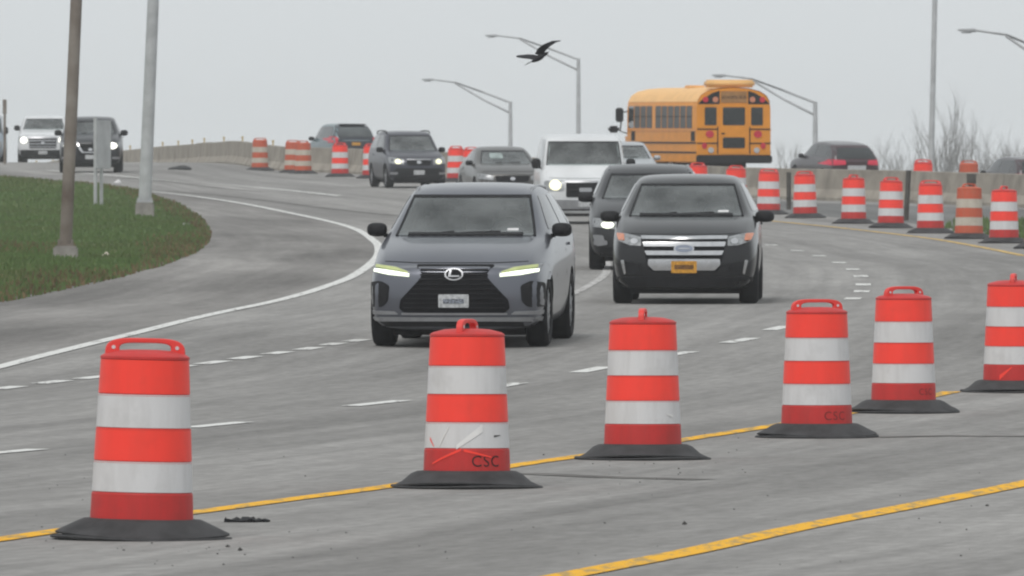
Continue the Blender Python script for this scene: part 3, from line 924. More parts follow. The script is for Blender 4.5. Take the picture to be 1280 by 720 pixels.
# ------------------------------------------------------------------ vehicles
def lerp(a, b, t): return a+(b-a)*t
def section(zt, zbelt, hw, wt, zb):
    dz = zt-zbelt
    return [(0, zb), (.76*hw, zb), (.945*hw, zb+.06), (.995*hw, zb+.36*(zbelt-zb)), (1.0*hw, zb+.74*(zbelt-zb)), (.965*hw, zbelt-.01),
            (lerp(.955*hw, wt, .28), zbelt+.30*dz), (lerp(.955*hw, wt, .74), zbelt+.74*dz), (wt, zt-min(.05, .25*dz)), (.86*wt, zt-min(.012, .07*dz)), (.42*wt, zt), (0, zt+.004)]
def make_shell(st, zb, fb, rb, fz, rz):
    V, Fc = [], []
    K = 11; RN = 2*K
    def ring(y, sec, yoff):
        base = len(V)
        for k in range(K+1): V.append((sec[k][0], y+yoff(sec[k][1]), sec[k][1]))
        for k in range(K-1, 0, -1): V.append((-sec[k][0], y+yoff(sec[k][1]), sec[k][1]))
        return base
    bases = []
    for i, (y, zt, zbelt, hw, wt) in enumerate(st):
        off = fz if i == 0 else (lambda z: .45*fz(z)) if i == 1 else rz if i == len(st)-1 else (lambda z: .45*rz(z)) if i == len(st)-2 else (lambda z: 0)
        bases.append(ring(y, section(zt, zbelt, hw, wt, zb), off))
    for i in range(len(st)-1):
        a, b = bases[i], bases[i+1]
        for k in range(RN):
            Fc.append((a+k, b+k, b+(k+1) % RN, a+(k+1) % RN))
    fr = [-.72, -.38, 0, .38, .72]
    def cap(base, y, sec, off, bulge, flip):
        rows = []
        for k in range(1, K):
            left = base+RN-k; right = base+k
            row = [left]
            for f in fr:
                V.append((sec[k][0]*f, y+off(sec[k][1])+bulge*(1-f*f), sec[k][1])); row.append(len(V)-1)
            row.append(right); rows.append(row)
        out = []
        for r0, r1 in zip(rows, rows[1:]):
            for j in range(len(r0)-1): out.append((r0[j], r0[j+1], r1[j+1], r1[j]))
        out.append(tuple([base]+rows[0][::-1])); out.append(tuple(rows[-1]+[base+K]))
        for f in out: Fc.append(f[::-1] if flip else f)
    y, zt, zbelt, hw, wt = st[0]; cap(bases[0], y, section(zt, zbelt, hw, wt, zb), fz, -fb, False)
    y, zt, zbelt, hw, wt = st[-1]; cap(bases[-1], y, section(zt, zbelt, hw, wt, zb), rz, rb, True)
    return V, Fc
def shell_object(name, V, Fc, m, parent, cuts, sub=2, prism=None):
    me = bpy.data.meshes.new(name); me.from_pydata(V, [], Fc); me.materials.append(m); me.materials.append(M_black); me.materials.append(M_cabin)
    bm = bmesh.new(); bm.from_mesh(me); bmesh.ops.recalc_face_normals(bm, faces=bm.faces); bm.to_mesh(me); bm.free()
    o = bpy.data.objects.new(name, me); C.objects.link(o)
    ms = o.modifiers.new('s', 'SUBSURF'); ms.levels = sub; ms.render_levels = sub
    dg = bpy.context.evaluated_depsgraph_get()
    sm = bpy.data.meshes.new_from_object(o.evaluated_get(dg))
    bv = bmesh.new(); bv.from_mesh(sm); bvh = BVHTree.FromBMesh(bv); bv.free()
    cobs = []
    if cuts:
        for (x0, x1, yc, zc, r) in cuts:
            bm = bmesh.new()
            bmesh.ops.create_cone(bm, cap_ends=True, segments=28, radius1=r, radius2=r, depth=abs(x1-x0),
                                  matrix=Matrix.Translation(((x0+x1)/2, yc, zc)) @ Matrix.Rotation(R(90), 4, 'Y'))
            cm = bpy.data.meshes.new('cut'); bm.to_mesh(cm); bm.free(); cm.materials.append(M_black)
            co = bpy.data.objects.new('cut', cm); C.objects.link(co); cobs.append(co)
            b = o.modifiers.new('b', 'BOOLEAN'); b.object = co; b.operation = 'DIFFERENCE'; b.solver = 'EXACT'
        if prism:
            poly, ya, yb = prism
            nP = len(poly)
            cm = bpy.data.meshes.new('cut')
            cm.from_pydata([(x, ya, z) for x, z in poly]+[(x, yb, z) for x, z in poly], [], [tuple(range(nP)), tuple(range(nP, 2*nP))[::-1]]+[(k, nP+k, nP+(k+1) % nP, (k+1) % nP) for k in range(nP)])
            bm = bmesh.new(); bm.from_mesh(cm); bmesh.ops.recalc_face_normals(bm, faces=bm.faces); bm.to_mesh(cm); bm.free()
            co = bpy.data.objects.new('cut', cm); C.objects.link(co); cobs.append(co)
            b = o.modifiers.new('b', 'BOOLEAN'); b.object = co; b.operation = 'DIFFERENCE'; b.solver = 'EXACT'
        bpy.context.view_layer.update()
        dg = bpy.context.evaluated_depsgraph_get()
        sm2 = bpy.data.meshes.new_from_object(o.evaluated_get(dg))
        if len(sm2.polygons) > 100: sm = sm2
    for co in cobs: C.objects.unlink(co); bpy.data.objects.remove(co)
    C.objects.unlink(o); bpy.data.objects.remove(o)
    sm.name = name
    mi = {}
    for i, mm in enumerate(sm.materials): mi[i] = mm
    blk = next((i for i, mm in mi.items() if mm == M_black), None)
    for p in sm.polygons:
        c = p.center
        inw = False
        for (x0, x1, yc, zc, r) in cuts or []:
            if min(x0, x1)-.01 < c.x < max(x0, x1)+.01 and math.hypot(c.y-yc, c.z-zc) < r*1.002:
                inw = True
        p.use_smooth = True
        p.material_index = blk if (inw and blk is not None) else 0
        if prism and prism[1] < c.y < prism[2]+.01:
            pc = Vector((c.x*.99, c.z*.998+.002*1.4)); PP = [Vector(q) for q in prism[0]]
            if inside(pc, PP) or segdist(Vector((c.x, c.z)), PP) < .004: p.material_index = 2
    ob = link(bpy.data.objects.new(name, sm), parent)
    sharpen(ob, 38)
    return ob, bvh
WHEELS = {}
def add_wheel(parent, x, y, r, wd, side, spokes=5, rimm=None):
    key = (round(r, 3), round(wd, 3), spokes, (rimm or M_rim).name)
    if key not in WHEELS:
        h = wd/2; ri = r*.68
        tp = [(ri, -h*.78), (ri*1.04, -h*.92), (r*.90, -h), (r*.975, -h*.80), (r, -h*.55), (r, h*.55), (r*.975, h*.80), (r*.90, h), (ri*1.04, h*.92), (ri, h*.78), (ri*.96, h*.3), (ri*.96, -h*.3), (ri, -h*.78)]
        t = lathe('t', tp, M_tyre, None, 36, 40)
        bm = bmesh.new()
        bmesh.ops.create_cone(bm, cap_ends=True, segments=28, radius1=ri*.98, radius2=ri*.98, depth=wd*.5, matrix=Matrix.Translation((0, 0, -wd*.15)))
        for k in range(spokes):
            bbox(bm, 0, 0, 0, ri*.95, ri*.20, wd*.12, .006, Matrix.Rotation(2*math.pi*k/spokes, 4, 'Z') @ Matrix.Translation((ri*.48, 0, h*.72)))
        bmesh.ops.create_cone(bm, cap_ends=True, segments=16, radius1=ri*.22, radius2=ri*.18, depth=wd*.2, matrix=Matrix.Translation((0, 0, h*.72)))
        # outer rim ring
        ring_o = [(math.cos(2*math.pi*k/28), math.sin(2*math.pi*k/28)) for k in range(28)]
        va = [bm.verts.new((c*ri*1.0, s*ri*1.0, h*.78)) for c, s in ring_o]; vb = [bm.verts.new((c*ri*.86, s*ri*.86, h*.70)) for c, s in ring_o]
        for k in range(28): bm.faces.new((va[k], va[(k+1) % 28], vb[(k+1) % 28], vb[k]))
        rm = bobj('r', bm, rimm or M_rim)
        WHEELS[key] = (t.data, rm.data)
        for q in (t, rm): C.objects.unlink(q); bpy.data.objects.remove(q)
    td, rd_ = WHEELS[key]
    wo = link(bpy.data.objects.new('wheel', td), parent)
    wo.location = (x, y, r); wo.rotation_euler = (0, R(90)*side, 0)
    link(bpy.data.objects.new('rim', rd_), wo)
    return wo
def mirror_piece(parent, x, y, z, side, m, m2, sx=.19, sz=.15):
    bm = bmesh.new(); bmesh.ops.create_uvsphere(bm, u_segments=14, v_segments=10, radius=1)
    for v in bm.verts:
        c = v.co
        c.x = math.copysign(abs(c.x)**.7, c.x)*sx/2; c.z = math.copysign(abs(c.z)**.7, c.z)*sz/2; c.y = (c.y*.10 if c.y < 0 else min(c.y, .35)*.10)
    bmesh.ops.translate(bm, verts=bm.verts, vec=(x+side*sx*.5, y, z))
    o = bobj('mirror', bm, m, parent, True)
    bm = bmesh.new(); bbox(bm, x-side*.03, y+.02, z-sz*.42, .16, .06, .04, .012); bobj('mirror_arm', bm, m2, o)
    return o
def place_vehicle(root, px, s, yaw, L, away=False, pick=None):
    """nose (or tail when driving away) stands on the ground at photo column px, scale s"""
    p = at(px, s)
    a = R(yaw)+(math.pi if away else 0)
    fwd = Vector((math.sin(a), -math.cos(a)))          # where the nose points
    near_dir = -fwd if not away else fwd
    c = Vector((p.x, p.y))+near_dir*(L/2)
    f1 = c+fwd*L*.3; f0 = c-fwd*L*.3
    z1, z0 = terr(f1.x, f1.y), terr(f0.x, f0.y)
    pitch = math.atan2(z1-z0, L*.6)
    root.location = (c.x, c.y, (z0+z1)/2-.004)
    root.rotation_mode = 'XYZ'
    root.rotation_euler = (-pitch, 0, a)

def build_car(name, label, cat, paint, L, W, H, hz, cz, cy, ry0, ry1, kind='suv', rw=.60, zb=.20, wr=.36, wy=(.95, None), ww=.235, rimm=None, mirror_m=None, glass=None, fbulge=.16, group=None,
              ws=None, cabin=True, spokes=5, mz=None, msize=(.20, .16), mx=0.0):
    root = empty(name, (0, 0, 0), 0, label, cat, group)
    hwm = W/2; h2 = L/2; H0 = H; H = H+.035; rw = rw+.09
    wyr = wy[1] if wy[1] else L-1.0
    st = [(.17, hz-.05, hz-.13, .86*hwm, .74*hwm), (.27, hz-.005, hz-.08, .945*hwm, .80*hwm), (.62, lerp(hz, cz, .5)+.015, hz-.02, .99*hwm, .80*hwm),
          (cy-.22, cz-.012, cz-.09, hwm, .82*hwm), (cy, cz+.02, cz-.06, hwm, .815*hwm),
          (lerp(cy, ry0, .5), lerp(cz, H-.06, .53), cz-.03, hwm, lerp(.80*hwm, rw, .5)),
          (ry0-.06, H-.085, cz-.01, hwm, rw), (ry0+.30, H-.018, cz, hwm, rw+.005), ((ry0+ry1)/2, H, cz+.015, hwm, rw+.01)]
    if kind == 'suv':
        st += [(ry1, H-.045, cz+.04, .985*hwm, rw-.01), (ry1+(L-ry1)*.42, lerp(cz, H, .80), cz+.05, .97*hwm, rw-.02), (L-.22, lerp(cz, H, .40), cz+.03, .95*hwm, lerp(rw, .8*hwm, .5)), (L-.13, cz-.02, cz-.10, .90*hwm, .80*hwm)]
    elif kind == 'sedan':
        st += [(ry1, H-.05, cz+.03, .99*hwm, rw-.01), (ry1+(L-ry1)*.38, lerp(cz, H, .5), cz+.0, .985*hwm, lerp(rw, .78*hwm, .5)), (L-.62, cz+.02, cz-.05, .97*hwm, .78*hwm), (L-.25, cz-.01, cz-.08, .94*hwm, .76*hwm), (L-.15, cz-.08, cz-.14, .88*hwm, .72*hwm)]
    elif kind == 'van':
        st += [(ry1, H-.02, cz+.02, hwm, rw), (L-.22, H-.05, cz+.02, .99*hwm, rw-.01), (L-.14, H-.10, cz, .97*hwm, rw-.03)]
    elif kind == 'pickup':
        st += [(ry1, H-.03, cz+.02, hwm, rw), (ry1+.10, H-.12, cz+.02, hwm, rw), (ry1+.28, cz+.03, cz-.04, hwm, .86*hwm), (ry1+.5, cz, cz-.06, hwm, .88*hwm), (L-.4, cz, cz-.06, .99*hwm, .88*hwm), (L-.14, cz-.01, cz-.08, .96*hwm, .85*hwm)]
    st = [(y-h2, a, b, c, d) for (y, a, b, c, d) in st]
    top = hz-.03
    def fz(z):
        t = (z-zb)/(top-zb)
        return .10*max(0, (t-.62)/.38)**2 + .05*max(0, (.30-t)/.30)**2
    def rz(z): return -.06*max(0, (.35-(z-zb)/(top-zb)))
    V, Fc = make_shell(st, zb, fbulge, .10, fz, rz)
    cuts = []
    for yy in (wy[0], wyr):
        for s in (-1, 1):
            cuts.append((s*(hwm-.30), s*(hwm+.2), yy-h2, wr, wr+.055))
    wtop, wbot, z1, z0 = ws
    pr = ([(-wbot+.05, z0+.03), (wbot-.05, z0+.03), (wtop-.04, z1-.03), (-wtop+.04, z1-.03)], cy-.06-h2, cy+2.05-h2) if cabin else None
    body, bvh = shell_object('body', V, Fc, paint, root, cuts, 2, pr)
    if cabin:
        for sx in (-1, 1):
            bm = bmesh.new(); bbox(bm, sx*.37, cy+1.52-h2, z0+.10, .46, .14, .30, .06); st_ = bobj('seat', bm, M_seat, root, True)
            bm = bmesh.new(); bbox(bm, sx*.37, cy+1.50-h2, z0+.335, .25, .11, .17, .05); bobj('headrest', bm, M_seat, st_, True)
        bm = bmesh.new()
        tube_bm(bm, [(.37+.18*math.cos(a), cy+.85-h2+.03*math.sin(a), z0+.0+.17*math.sin(a)) for a in [math.pi*k/12 for k in range(13)]], .018, 6)
        bobj('steering_wheel', bm, M_black, root)
        bm = bmesh.new(); bbox(bm, 0, lerp(cy, ry0, .82)-h2+.12, z1-.13, .24, .04, .075, .015); bobj('rear_view_mirror', bm, M_black, root)
        bm = bmesh.new(); bbox(bm, 0, cy+1.95-h2, z0+.20, 1.0, .10, .24, .05); bobj('rear_seat', bm, M_cabin, root, True)
    for yy in (wy[0], wyr):
        for s in (-1, 1): add_wheel(root, s*(hwm-ww/2-.012), yy-h2, wr, ww, s, spokes, rimm)
    # dark floor between the wheels
    box('underbody', 0, 0, zb+.02, W-.5, L-1.2, .16, M_black, root)
    for yy in (wy[0], wyr):
        tube('axle', [(-hwm+.2, yy-h2, wr*.9), (hwm-.2, yy-h2, wr*.9)], .045, M_black, root, 8)
    g = glass or (M_wind if cabin else M_glass)
    wsd = decal(bvh, rnd([(-wbot, z0), (wbot, z0), (wtop, z1), (-wtop, z1)], .05), 'f', 'windshield', g, root, .008, .05, .012)
    if cabin:
        sd = [(-wbot, z0), (-wbot+.028, z0), (-wtop+.024, z1), (-wtop, z1)]
        for q in (sd, mir(sd), [(-wtop, z1-.03), (wtop, z1-.03), (wtop-.01, z1), (-wtop+.01, z1)]):
            decal(bvh, q, 'f', 'windshield_seal', M_black, root, .011, .06, .004)
    zz0 = cz+.07; zz1 = H-.14
    ys = [cy+.35-h2+.25, ry0+.75-h2, ry0+1.75-h2]
    sw = [[(lerp(cy, ry0, .35)-h2+.12, zz0), (ys[1]-.04, zz0), (ys[1]-.04, zz1), (ry0+.12-h2, zz1)],
          [(ys[1]+.04, zz0), (min(ys[2], ry1-h2), zz0), (min(ys[2], ry1-.08-h2), zz1), (ys[1]+.04, zz1)]]
    if kind == 'suv': sw.append([(ys[2]+.07, zz0+.02), (ry1+(L-ry1)*.35-h2, zz0+.06), (ry1-.05-h2, zz1-.02), (ys[2]+.07, zz1)])
    for axx in ('L', 'R'):
        for q in sw:
            if q[1][0]-q[0][0] > .15: decal(bvh, rnd(q, .04), axx, 'side_window', M_glassd, root, .005, .15)
        for yy in ((lerp(cy, ry0, .35)-h2+.05), ys[1], min(ys[2], ry1-h2)):
            decal(bvh, rect(yy-.004, yy+.004, zb+.12, cz+.02), axx, 'door_gap', M_black, root, .0015, .25, .004)
        for yy in (ys[1],):
            decal(bvh, rect(yy+.35, yy+.53, cz-.13, cz-.10), axx, 'door_handle', paint, root, .025, .2)
    hg = hz-.015
    P_h = [(-.80*hwm, hg+.01), (-.45*hwm, hg-.005), (.45*hwm, hg-.005), (.80*hwm, hg+.01), (.80*hwm, hg+.018), (.45*hwm, hg+.004), (-.45*hwm, hg+.004), (-.80*hwm, hg+.018)]
    decal(bvh, P_h, 'f', 'bonnet_gap', M_black, root, .0015, .1, .004)
    mzz = mz or cz+.08
    for s in (-1, 1): mirror_piece(root, s*(.93*hwm+mx), cy+.35-h2, mzz, s, mirror_m or paint, M_black, *msize)
    for s in (-1, 1):
        tube('wiper', [(s*.08-.22, cy-.03-h2, cz+.035), (s*.25+.12, cy-.01-h2, cz+.055)], .010, M_black, root, 6)
    def P(poly, axis, nm, m, off=.006, par=None, cell=.08): return decal(bvh, poly, axis, nm, m, par or root, off, cell)
    def P2(poly, axis, nm, m, off=.006, par=None, cell=.08): return [P(poly, axis, nm, m, off, par, cell), P(mir(poly), axis, nm, m, off, par, cell)]
    return root, bvh, P, P2
def rails(root, rw, y0, y1, z, m):
    for s in (-1, 1): tube('roof_rail', [(s*(rw+.05), y0, z-.10), (s*(rw+.05), y0+.15, z-.045), (s*(rw+.05), (y0+y1)/2, z-.03), (s*(rw+.05), y1-.12, z-.05), (s*(rw+.05), y1, z-.12)], .020, m, root, 8)
def rear_kit(P, P2, cz, H, W, lit=M_red, gl=M_glassd, plate=M_plate):
    hw = W/2
    P(rnd([(-.78*hw, cz+.06), (.78*hw, cz+.06), (.60*hw, H-.15), (-.60*hw, H-.15)], .06), 'r', 'rear_window', gl)
    P2(rnd([(-.93*hw, cz-.16), (-.60*hw, cz-.14), (-.60*hw, cz+.0), (-.86*hw, cz+.06)], .03), 'r', 'tail_light', lit)
    P(rect(-.16, .16, cz-.30, cz-.15), 'r', 'number_plate', plate, .012)
    P(rnd(rect(-.86*hw, .86*hw, .26, .46), .04), 'r', 'rear_bumper', M_black, .02)

# --- dark grey luxury SUV, nearest car
Lx = 4.89
pg = carpaint('gunmetal_paint', (.130, .137, .160), .65, .30, .6)
root, bvh, P, P2 = build_car('car', 'dark grey SUV with a huge spindle grille and slim lit headlights', 'car', pg, Lx, 1.92, 1.70, .925, 1.17, 1.45, 2.22, 4.05,
                             'suv', .57, .19, .375, (.95, 3.75), .24, ws=(.635, .76, 1.60, 1.175), mz=1.235, msize=(.22, .15), mx=.0, mirror_m=M_black, spokes=10)
gr = P(rnd([(-.42, .885), (.42, .885), (.345, .80), (.36, .745), (.575, .52), (.59, .43), (.54, .385), (-.54, .385), (-.59, .43), (-.575, .52), (-.36, .745), (-.345, .80)], .02), 'f', 'grille', M_mesh, .012)
for k in range(9):
    zz = .43+.05*k
    wv = lerp(.54, .36, min(1, max(0, (zz-.5)/.25)))
    P(rect(-wv, wv, zz, zz+.010), 'f', 'slat', M_black, .020, gr)
for sgn in (1, -1):
    f = (lambda q: q) if sgn == 1 else mir
    hl = P(f(rnd([(-.895, .895), (-.62, .862), (-.475, .812), (-.485, .765), (-.70, .785), (-.875, .815)], .01)), 'f', 'headlight', M_lamp, .010)
    P(f([(-.86, .885), (-.62, .852), (-.50, .815), (-.50, .80), (-.62, .826), (-.86, .858)]), 'f', 'lens', M_drly, .018, hl)
    P(f([(-.87, .842), (-.62, .812), (-.48, .793), (-.485, .764), (-.70, .782), (-.87, .812)]), 'f', 'running_light', M_drl, .020, hl)
    P(f(rnd([(-.93, .70), (-.80, .72), (-.70, .67), (-.715, .50), (-.78, .44), (-.935, .44)], .03)), 'f', 'side_intake', M_black, .008)
    P(f(rnd([(-.94, .405), (-.64, .395), (-.60, .365), (-.94, .365)], .008)), 'f', 'trim', M_satin, .02)
    P(f([(-.955, .885), (-.905, .905), (-.86, .735), (-.95, .72)]), 'f', 'fender_edge', pg, .004)
P(rect(-.56, .56, .362, .380), 'f', 'trim', M_satin, .022)
P(rnd(rect(-.93, .93, .295, .335), .01), 'f', 'skid_trim', M_satin, .022)
P(rnd(rect(-.93, .93, .19, .29), .02), 'f', 'lower_bumper', M_black, .012)
pl = P(rnd(rect(-.16, .16, .44, .578), .012), 'f', 'number_plate', M_plate, .03)
P(rect(-.11, .11, .485, .530), 'f', 'plate_digits', mat('plate_grey', (.22, .24, .28), .6, var=.5, scale=60), .036, pl)
em = P(ell(0, .785, .10, .062), 'f', 'emblem', M_satin, .026)
P(ell(0, .785, .082, .047), 'f', 'emblem_field', M_mesh, .031, em)
P([(-.045, .822), (-.022, .822), (-.032, .772), (.06, .772), (.06, .757), (-.062, .757)], 'f', 'emblem_letter', M_satin, .036, em)
rails(root, .57, 2.3-Lx/2, 4.1-Lx/2, 1.715, M_satin)
P([(-.62, 1.175), (.62, 1.175), (.62, 1.20), (-.62, 1.20)], 'f', 'cowl', M_black, .018)
P(rnd(rect(.44, .56, 1.22, 1.245), .005), 'f', 'sticker', M_band, .014)
rear_kit(P, P2, 1.17, 1.7, 1.92)
place_vehicle(root, 567, 117.5, -5.2, Lx)

# --- black crossover with chrome bars
Lx = 4.70
pb = carpaint('black_paint', (.008, .008, .010), .0, .22, .30)
root, bvh, P, P2 = build_car('car', 'black SUV with thick chrome grille bars and an orange front plate', 'car', pb, Lx, 1.95, 1.69, .945, 1.16, 1.25, 2.05, 3.9,
                             'suv', .575, .20, .375, (.92, 3.72), .25, ws=(.625, .765, 1.585, 1.165), mz=1.155, msize=(.26, .155), mirror_m=M_black)
gr = P(rnd([(-.56, .885), (.56, .885), (.50, .60), (.45, .44), (-.45, .44), (-.50, .60)], .03), 'f', 'grille', M_mesh, .010)
for (w0, w1, za, zb_) in [(.575, .56, .855, .888), (.545, .53, .765, .822), (.52, .49, .655, .712)]:
    P(rnd([(-w1, za), (w1, za), (w0, zb_), (-w0, zb_)], .012), 'f', 'chrome_bar', M_chrome, .030, gr)
P(rnd([(-.40, .455), (.40, .455), (.475, .53), (.47, .605), (-.47, .605), (-.475, .53)], .02), 'f', 'chrome_bar', M_chrome, .026, gr)
em = P(ell(0, .735, .135, .060), 'f', 'emblem', M_chrome, .046)
P(ell(0, .735, .118, .046), 'f', 'emblem_field', mat('emblem_blue_grey', (.26, .29, .36), .3, metal=.4, var=.1), .051, em)
P(rnd(rect(-.075, .075, .728, .742), .005), 'f', 'emblem_script', M_chrome, .055, em)
pl = P(rnd(rect(-.165, .165, .425, .578), .012), 'f', 'number_plate', M_plateo, .045)
P(rect(-.125, .125, .475, .530), 'f', 'plate_digits', mat('plate_brown', (.20, .09, .02), .6, var=.5, scale=60), .05, pl)
for sgn in (1, -1):
    f = (lambda q: q) if sgn == 1 else mir
    hl = P(f(rnd([(-.90, .945), (-.75, .93), (-.575, .885), (-.57, .775), (-.72, .785), (-.87, .84)], .02)), 'f', 'headlight', M_lamp, .012)
    P(f(rnd([(-.905, .94), (-.80, .93), (-.79, .845), (-.87, .85)], .015)), 'f', 'indicator', M_amber, .016, hl)
    P(f(ell(-.66, .835, .05, .035, 14)), 'f', 'bulb', M_chrome, .018, hl)
    P(f(rnd([(-.835, .585), (-.795, .595), (-.765, .42), (-.79, .40)], .01)), 'f', 'trim', M_chrome, .02)
    P(f(rnd([(-.79, .57), (-.60, .54), (-.58, .42), (-.75, .40)], .03)), 'f', 'fog_pocket', M_black, .008)
P(rnd(rect(-.90, .90, .20, .37), .03), 'f', 'lower_bumper', M_black, .012)
P([(-.62, 1.165), (.62, 1.165), (.62, 1.19), (-.62, 1.19)], 'f', 'cowl', M_black, .018)
P(rnd(rect(.42, .56, 1.205, 1.23), .005), 'f', 'sticker', M_band, .014)
box('antenna', 0, 3.2-Lx/2, 1.71, .03, .14, .06, M_black, root, .008)
rear_kit(P, P2, 1.16, 1.69, 1.95)
place_vehicle(root, 855, 94.5, -2.5, Lx)

def plain_front(root, P, P2, W, hz, zb, grille=(.40, .60, .80), lamp=(.50, .86, .66, .80), lit=None, plate=M_plate, lower=True, bar=None, pz=.45):
    gw, g0, g1 = grille
    g = P(rnd([(-gw*.92, g0), (gw*.92, g0), (gw, g1), (-gw, g1)], .03), 'f', 'grille', M_mesh, .012)
    if bar is not None:
        for (za, zb_) in bar: P(rnd(rect(-gw*.97, gw*.97, za, zb_), .01), 'f', 'chrome_bar', M_satin, .026, g)
    P(ell(0, (g0+g1)/2, .07, .045, 14), 'f', 'emblem', M_chrome, .03)
    x0, x1, z0, z1 = lamp
    for sgn in (1, -1):
        f = (lambda q: q) if sgn == 1 else mir
        hl = P(f(rnd([(-x1, z1+.02), (-lerp(x0, x1, .5), z1), (-x0, z1-.05), (-x0, z0), (-x1, z0+.04)], .025)), 'f', 'headlight', M_lamp, .012)
        if lit is not None: P(f(ell(-lerp(x0, x1, .42), (z0+z1)/2-.01, lit[1], lit[2], 16)), 'f', 'bulb', lit[0], .020, hl)
        P(f(rnd(rect(-x1*.98, -x1*.74, zb+.20, zb+.27), .02)), 'f', 'fog_light', M_satin, .012)
    if lower: P(rnd(rect(-W*.40, W*.40, zb+.02, zb+.17), .03), 'f', 'lower_bumper', M_black, .012)
    P(rnd(rect(-.16, .16, pz-.06, pz+.07), .012), 'f', 'number_plate', plate, .03)

# --- dark SUV half hidden behind the black one
Lx = 4.6
root, bvh, P, P2 = build_car('car', 'charcoal SUV with silver roof rails half hidden behind the black SUV', 'car', carpaint('charcoal_paint', (.026, .027, .030), .2, .34, .3), Lx, 1.88, 1.63, .90, 1.12, 1.25, 2.0, 3.85,
                             'suv', .57, .20, .36, (.9, 3.6), ws=(.59, .73, 1.50, 1.12), mz=1.13, msize=(.24, .15), mirror_m=M_black)
plain_front(root, P, P2, 1.88, .90, .20, (.42, .55, .80), (.46, .86, .64, .80), (M_drl, .10, .055))
P2(rnd([(-.86, .56), (-.70, .55), (-.66, .40), (-.80, .38)], .03), 'f', 'fog_surround', M_satin, .014)
rails(root, .57, 2.1-Lx/2, 3.9-Lx/2, 1.66, M_satin)
rear_kit(P, P2, 1.12, 1.63, 1.88)
place_vehicle(root, 810, 80, -1.0, Lx)

# --- white van
Lx = 5.3
pw = carpaint('white_paint', (.66, .67, .68), .0, .35)
root, bvh, P, P2 = build_car('van', 'white van with a black grille and round lit headlights behind the grey SUV', 'van', pw, Lx, 2.02, 2.02, 1.06, 1.30, .85, 1.35, 5.0,
                             'van', .76, .24, .37, (.85, 4.1), ws=(.80, .86, 1.88, 1.34), mz=1.38, msize=(.22, .24), mirror_m=M_black, mx=.03)
g = P(rnd(rect(-.44, .44, .62, .95), .03), 'f', 'grille', M_mesh, .014)
P(rnd(rect(-.43, .43, .77, .80), .01), 'f', 'grille_bar', M_black, .028, g)
P(rnd(rect(-.14, .14, .74, .83), .02), 'f', 'emblem', M_satin, .034)
P(rnd(rect(-.47, .47, .945, .985), .01), 'f', 'trim', M_satin, .02)
for sgn in (1, -1):
    f = (lambda q: q) if sgn == 1 else mir
    hl = P(f(rnd(rect(-.92, -.48, .76, .99), .05)), 'f', 'headlight', M_lamp, .012)
    P(f(ell(-.68, .885, .135, .115, 18)), 'f', 'bulb', M_lity, .022, hl)
P(rnd(rect(-.95, .95, .36, .56), .05), 'f', 'front_bumper', M_satin, .05)
P(rnd(rect(-.16, .16, .41, .53), .012), 'f', 'number_plate', M_plate, .07)
P(rnd(rect(-.90, .90, .24, .35), .03), 'f', 'lower_bumper', M_black, .014)
rear_kit(P, P2, 1.3, 2.02, 2.02)
place_vehicle(root, 732, 55, 2.0, Lx)

# --- grey sedan
Lx = 4.8
root, bvh, P, P2 = build_car('car', 'dull grey sedan with unlit headlights following beside the white van', 'car', carpaint('taupe_grey_paint', (.088, .086, .082), .4), Lx, 1.84, 1.46, .84, 1.02, 1.25, 2.05, 3.15,
                             'sedan', .56, .17, .33, (.9, 3.7), .22, ws=(.57, .70, 1.37, 1.03), mz=1.05, msize=(.2, .14), mirror_m=M_black)
plain_front(root, P, P2, 1.84, .84, .17, (.46, .56, .72), (.50, .87, .60, .76), None)
P(rnd(rect(-.40, -.05, 1.16, 1.30), .05), 'f', 'sun_visor', mat('visor_green', (.30, .36, .35), .4, var=.2), .014)
rear_kit(P, P2, 1.02, 1.46, 1.84)
place_vehicle(root, 641, 47, 8.0, Lx)

# --- silver sedan peeping out behind the van
Lx = 4.7
root, bvh, P, P2 = build_car('car', 'pale silver car whose roof shows between the white van and the school bus', 'car', carpaint('silver_paint', (.42, .44, .46), .4), Lx, 1.82, 1.50, .86, 1.05, 1.2, 2.0, 3.2,
                             'sedan', .57, .17, .33, (.9, 3.6), .22, ws=(.58, .71, 1.41, 1.06), mz=1.08, msize=(.2, .14))
plain_front(root, P, P2, 1.82, .86, .17, (.42, .56, .72), (.50, .86, .62, .78), None)
rear_kit(P, P2, 1.05, 1.5, 1.82)
place_vehicle(root, 786, 45, 5.0, Lx)

# --- two-tone small SUV with both headlights lit
Lx = 4.5
root, bvh, P, P2 = build_car('car', 'dark blue-grey SUV with roof rails and both round headlights lit near the barrier', 'car', carpaint('blue_grey_paint', (.045, .046, .062), .4, .34, .3), Lx, 1.80, 1.67, .93, 1.10, 1.2, 1.95, 3.75,
                             'suv', .585, .21, .345, (.88, 3.5), ws=(.60, .72, 1.56, 1.11), mz=1.14, msize=(.21, .16), mirror_m=M_black)
plain_front(root, P, P2, 1.80, .93, .21, (.37, .68, .86), (.44, .84, .70, .90), (M_lity, .095, .07), bar=[(.83, .86)], pz=.47)
rails(root, .60, 2.0-Lx/2, 3.8-Lx/2, 1.73, M_black)
P(rnd([(-.66, .60), (.66, .60), (.82, .40), (.82, .26), (-.82, .26), (-.82, .40)], .03), 'f', 'bumper_shade_line', M_black, .008)  # black piece standing in for the shadow line across the bumper
rear_kit(P, P2, 1.10, 1.67, 1.80)
place_vehicle(root, 524, 42, 10.0, Lx)

